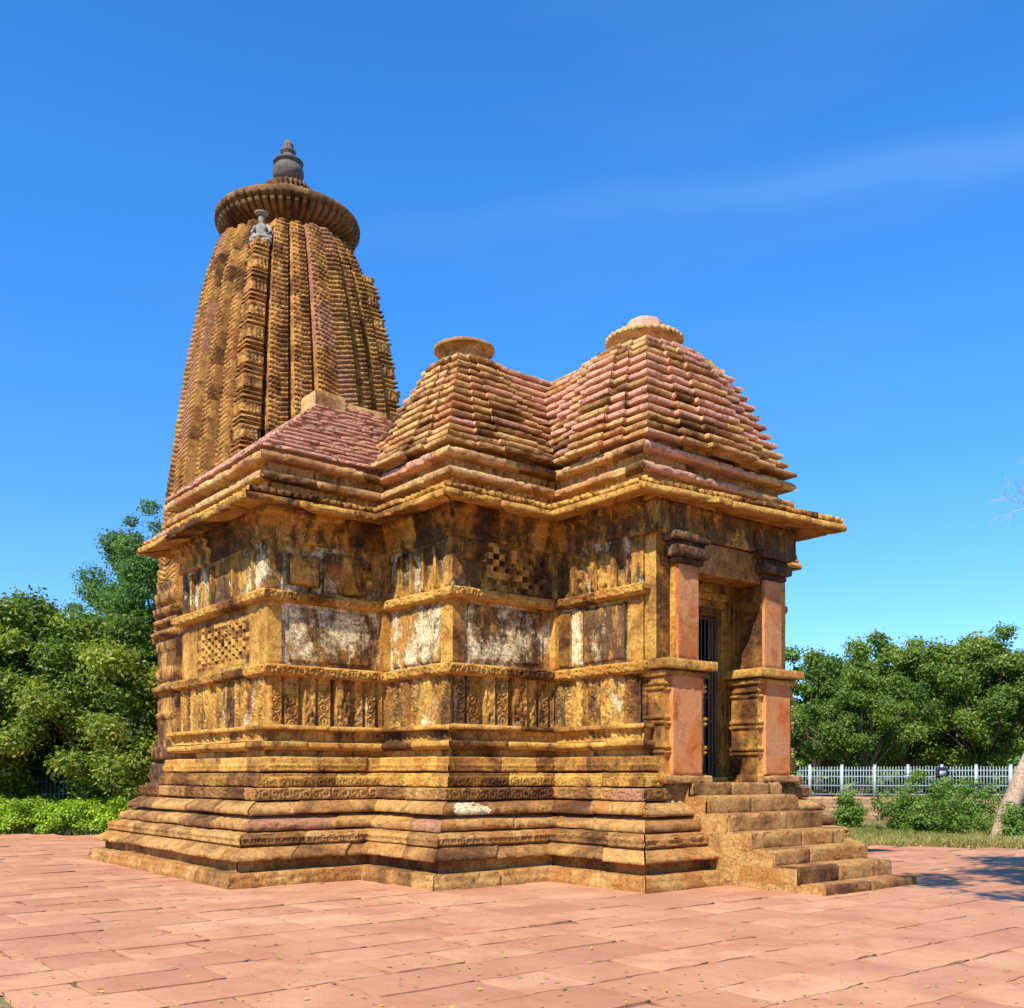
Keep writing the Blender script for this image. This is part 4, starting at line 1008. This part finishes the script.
shrub(848, 29, 0.45, 1.0, 64, 'small thin shrub against the brick wall beside the steps')
shrub(1013, 24.3, 0.16, 0.95, 65, 'small leafy sapling at the foot of the leaning trunk')
# grass strip
def grass(gm, x0, x1, y0, y1, n, h, seed, yf=None):
    r = np.random.default_rng(seed); x = r.uniform(x0, x1, n); y = r.uniform(y0, y1, n)
    if yf is not None: y = yf(x)+np.abs(r.random(n))**1.3*(y1-y0)
    a = r.uniform(0, 2*pi, n); hh = h*(0.4+0.9*r.random(n))*(0.6+0.6*(vnoise(x, y, 0, 0.7, 3)+1)/2); wv = 0.012+0.012*r.random(n)
    lx = r.normal(size=n)*hh*0.35; ly = r.normal(size=n)*hh*0.35
    z0 = np.full(n, -0.05)
    V = np.stack([np.stack([x-np.cos(a)*wv, y-np.sin(a)*wv, z0], -1), np.stack([x+np.cos(a)*wv, y+np.sin(a)*wv, z0], -1),
                  np.stack([x+lx*0.5+np.cos(a)*wv*0.6, y+ly*0.5, z0+hh*0.6], -1), np.stack([x+lx, y+ly, z0+hh], -1)], 1).reshape(-1, 3)
    M = np.zeros((4*n, 4)); M[:, 0] = np.repeat(np.clip(0.5+0.35*vnoise(x, y, 0, 0.5, 8)+r.normal(size=n)*0.2, 0, 1), 4)
    gm.add(V, np.arange(4*n).reshape(-1, 4), mask=M)
g = GM(); grass(g, 6, 18, 0, 8, 80000, 0.2, 4, yf=lambda x: 27.1-(x+12)*0.215)
grass(g, -17, -9.5, 0, 6, 20000, 0.25, 5, yf=lambda x: 27.4-(x+12)*0.215)
o = g.build('grass', M_grass); tag(o, kind='stuff')
# fallen leaves on the paving
g = GM(); r_ = np.random.default_rng(9); n = 900
Y = 6.3+10*r_.random(n)**1.3; X = (r_.random(n)*1.2-0.6)*Y*0.95; cl = vnoise(X, Y, 0, 0.8, 6) > -0.25; X, Y = X[cl], Y[cl]; n = len(X)
a = r_.uniform(0, 2*pi, n); s_ = 0.012+0.020*r_.random(n); z = np.full(n, 0.013)
V = np.stack([np.stack([X+np.cos(a+k*pi/2)*s_*(1 if k % 2 == 0 else 0.5), Y+np.sin(a+k*pi/2)*s_*(1 if k % 2 == 0 else 0.5), z+r_.uniform(-.003, .010, n)], -1) for k in range(4)], 1).reshape(-1, 3)
M = np.zeros((4*n, 4)); M[:, 0] = np.repeat(r_.random(n), 4)
g.add(V, np.arange(4*n).reshape(-1, 4), mask=M); o = g.build('fallen_leaves', M_litter); tag(o, kind='stuff')

# bare leaning tree on the right
def bare_tree():
    root = empty('leaning_tree', at(999, 25.4), 0, 'leaning tree with a pale trunk and bare grey twigs at the right border', 'tree')
    gm = GM(); r = np.random.default_rng(3)
    pts = [(0, 0, -0.1), (0.22, 0, 0.7), (0.62, 0, 1.7), (1.3, 0.1, 3.0), (2.2, 0.2, 5.2), (2.9, 0.3, 7.6), (3.1, 0.3, 9.6)]
    tube(gm, pts, [0.27, 0.23, 0.21, 0.19, 0.16, 0.13, 0.09], 12)
    gm.build('trunk', M_palebark, root, smooth=True)
    tw = GM()
    def br(p, d, L, rad, lev):
        p = np.array(p, float); d = np.array(d, float); d /= np.linalg.norm(d); P = [p]; 
        for k in range(4):
            d = d+r.normal(size=3)*0.13+np.array([0, 0, 0.03]); d /= np.linalg.norm(d); P.append(P[-1]+d*L/4)
        tube(tw, P, list(np.linspace(rad, rad*0.45, 5)), 5 if lev < 2 else 3)
        if lev < 4:
            for k in range(4 if lev else 3):
                q0 = P[1+r.integers(0, 4)]; nd = d+r.normal(size=3)*0.6; br(q0, nd, L*r.uniform(0.5, 0.75), rad*0.5, lev+1)
    for d, z in (((-1, -0.1, 0.25), 7.8), ((-1, 0, 0.6), 8.6), ((-0.9, 0.2, 0.0), 8.2), ((-0.8, 0.1, 1.0), 9.5), ((1, 0, 0.8), 8.2), ((0.6, 0, 1), 9.5), ((0.2, -0.6, 1), 9.5), ((1, 0, 0.3), 8.8)):
        br((3.5, 0.3, z+0.6), d, 1.6, 0.05, 0)
    tw.build('branch', M_twig, root)
bare_tree()
# shade tree outside the frame, right of the camera: throws the dappled shade at the right
sh = make_tree('shade_tree', M_leafR, 13.6, 3.9, 91, leaf=0.10, nclump=105, per=200, crown0=0.66, trunk_r=0.25, label='leafy tree beside the terrace that shades the paving at the right', clumpR=(0.35, 0.8), tf=0.66)
sh.location = (5.0, 6.0, 0)

# ================================================================== FENCES AND WALL
# brick wall with fence on it, right
m_brick, t, b = newmat('rough_brick'); q = NB(t)
tc = q.n('ShaderNodeTexCoord').outputs['Object']
mp = q.n('ShaderNodeMapping'); mp.inputs['Rotation'].default_value = (radians(90), 0, 0); q.l(tc, mp.inputs[0])
bk = q.n('ShaderNodeTexBrick'); q.l(mp.outputs[0], bk.inputs['Vector']); bk.inputs['Scale'].default_value = 1
bk.inputs['Brick Width'].default_value = 0.34; bk.inputs['Row Height'].default_value = 0.14; bk.inputs['Mortar Size'].default_value = 0.012
bk.inputs['Color1'].default_value = (0.50, 0.27, 0.15, 1); bk.inputs['Color2'].default_value = (0.33, 0.17, 0.09, 1); bk.inputs['Mortar'].default_value = (0.2, 0.15, 0.1, 1)
c = q.mix(q.rng(q.noise(tc, 3, 5), 0.4, 0.7, 0, 0.6), bk.outputs['Color'], (0.2, 0.14, 0.08)); q.l(c, b.inputs['Base Color']); b.inputs['Roughness'].default_value = 0.95
q.l(q.bump(bk.outputs['Fac'], 0.8, -0.02), b.inputs['Normal'])
FA = np.array([6.5, 37.5]); FB = np.array([24.0, 33.0]); FL = np.linalg.norm(FB-FA); fr = math.atan2(FB[1]-FA[1], FB[0]-FA[0])
g = GM()
ring(g, rect(0, FL, 0, 0.3), [(-0.1, -0.1), (0, -0.1), (0.0, 0.80), (-0.15, 0.82)], step=0.15, pst=0.14, blk=(0.5, 1.0), jit=0.015, ero=0.015)
o = g.build('brick_wall', m_brick, loc=(FA[0], FA[1], 0)); o.rotation_euler = (0, 0, fr); tag(o, 'low rough brick wall under the white metal fence on the right', 'wall')
def fence(name, loc, rz, L, z0, z1, sp, label, mp_, mb, pitch=0.10):
    root = empty(name, loc, rz, label, 'fence'); pn = GM()
    for z in (z0+0.08, z0+(z1-z0)*0.36, z0+(z1-z0)*0.66, z1-0.16): box(pn, 0, L, 0.02, 0.05, z-0.018, z+0.018)
    x = 0.04
    while x < L:
        box(pn, x-0.011, x+0.011, -0.012, 0.010, z0+0.02, z1-0.03*random.random()); x += pitch
    pn.build('picket_panel', mb, root)
    x = 0
    while x <= L:
        p = GM(); box(p, x-0.045, x+0.045, -0.05, 0.06, z0-0.05, z1+0.04); box(p, x-0.055, x+0.055, -0.06, 0.07, z1+0.04, z1+0.06); p.build('post', mp_, root); x += sp
    return root
f1 = fence('metal_fence', (FA[0], FA[1], 0), fr, FL, 0.82, 1.92, 1.12, 'white metal picket fence on the brick wall at the right', M_fence, M_fbar)
for ch in f1.children: ch.location = (0, 0.15, 0)
fence('metal_fence', (-24, 30.6, 0), 0.02, 11.5, 0.0, 1.55, 2.2, 'blue-grey metal fence in the shade of the trees at the far left', M_fence2, M_fence2, 0.13)
# flood lamp on a white pole in front of the fence
fl = empty('flood_lamp', at(941, 32), radians(8), 'black box flood lamp on a thin white pole in front of the fence', 'lamp')
g = GM(); tube(g, [(0, 0, -0.1), (0, 0, 1.52)], 0.025, 8); g.build('pole', M_fence, fl)
g = GM(); ring(g, rect(-0.17, 0.17, -0.1, 0.05), [(-0.03, 1.55), (0, 1.58), (0, 1.86), (-0.03, 1.9)], step=0.5, pst=1, ero=0, jit=0); box(g, -0.14, 0.14, -0.07, 0.02, 1.551, 1.899); g.build('lamp_housing', M_black, fl)
g = GM(); box(g, -0.11, 0.11, -0.108, -0.102, 1.63, 1.78); g.build('lamp_glass', M_fbar, fl)
S.render.film_transparent = False
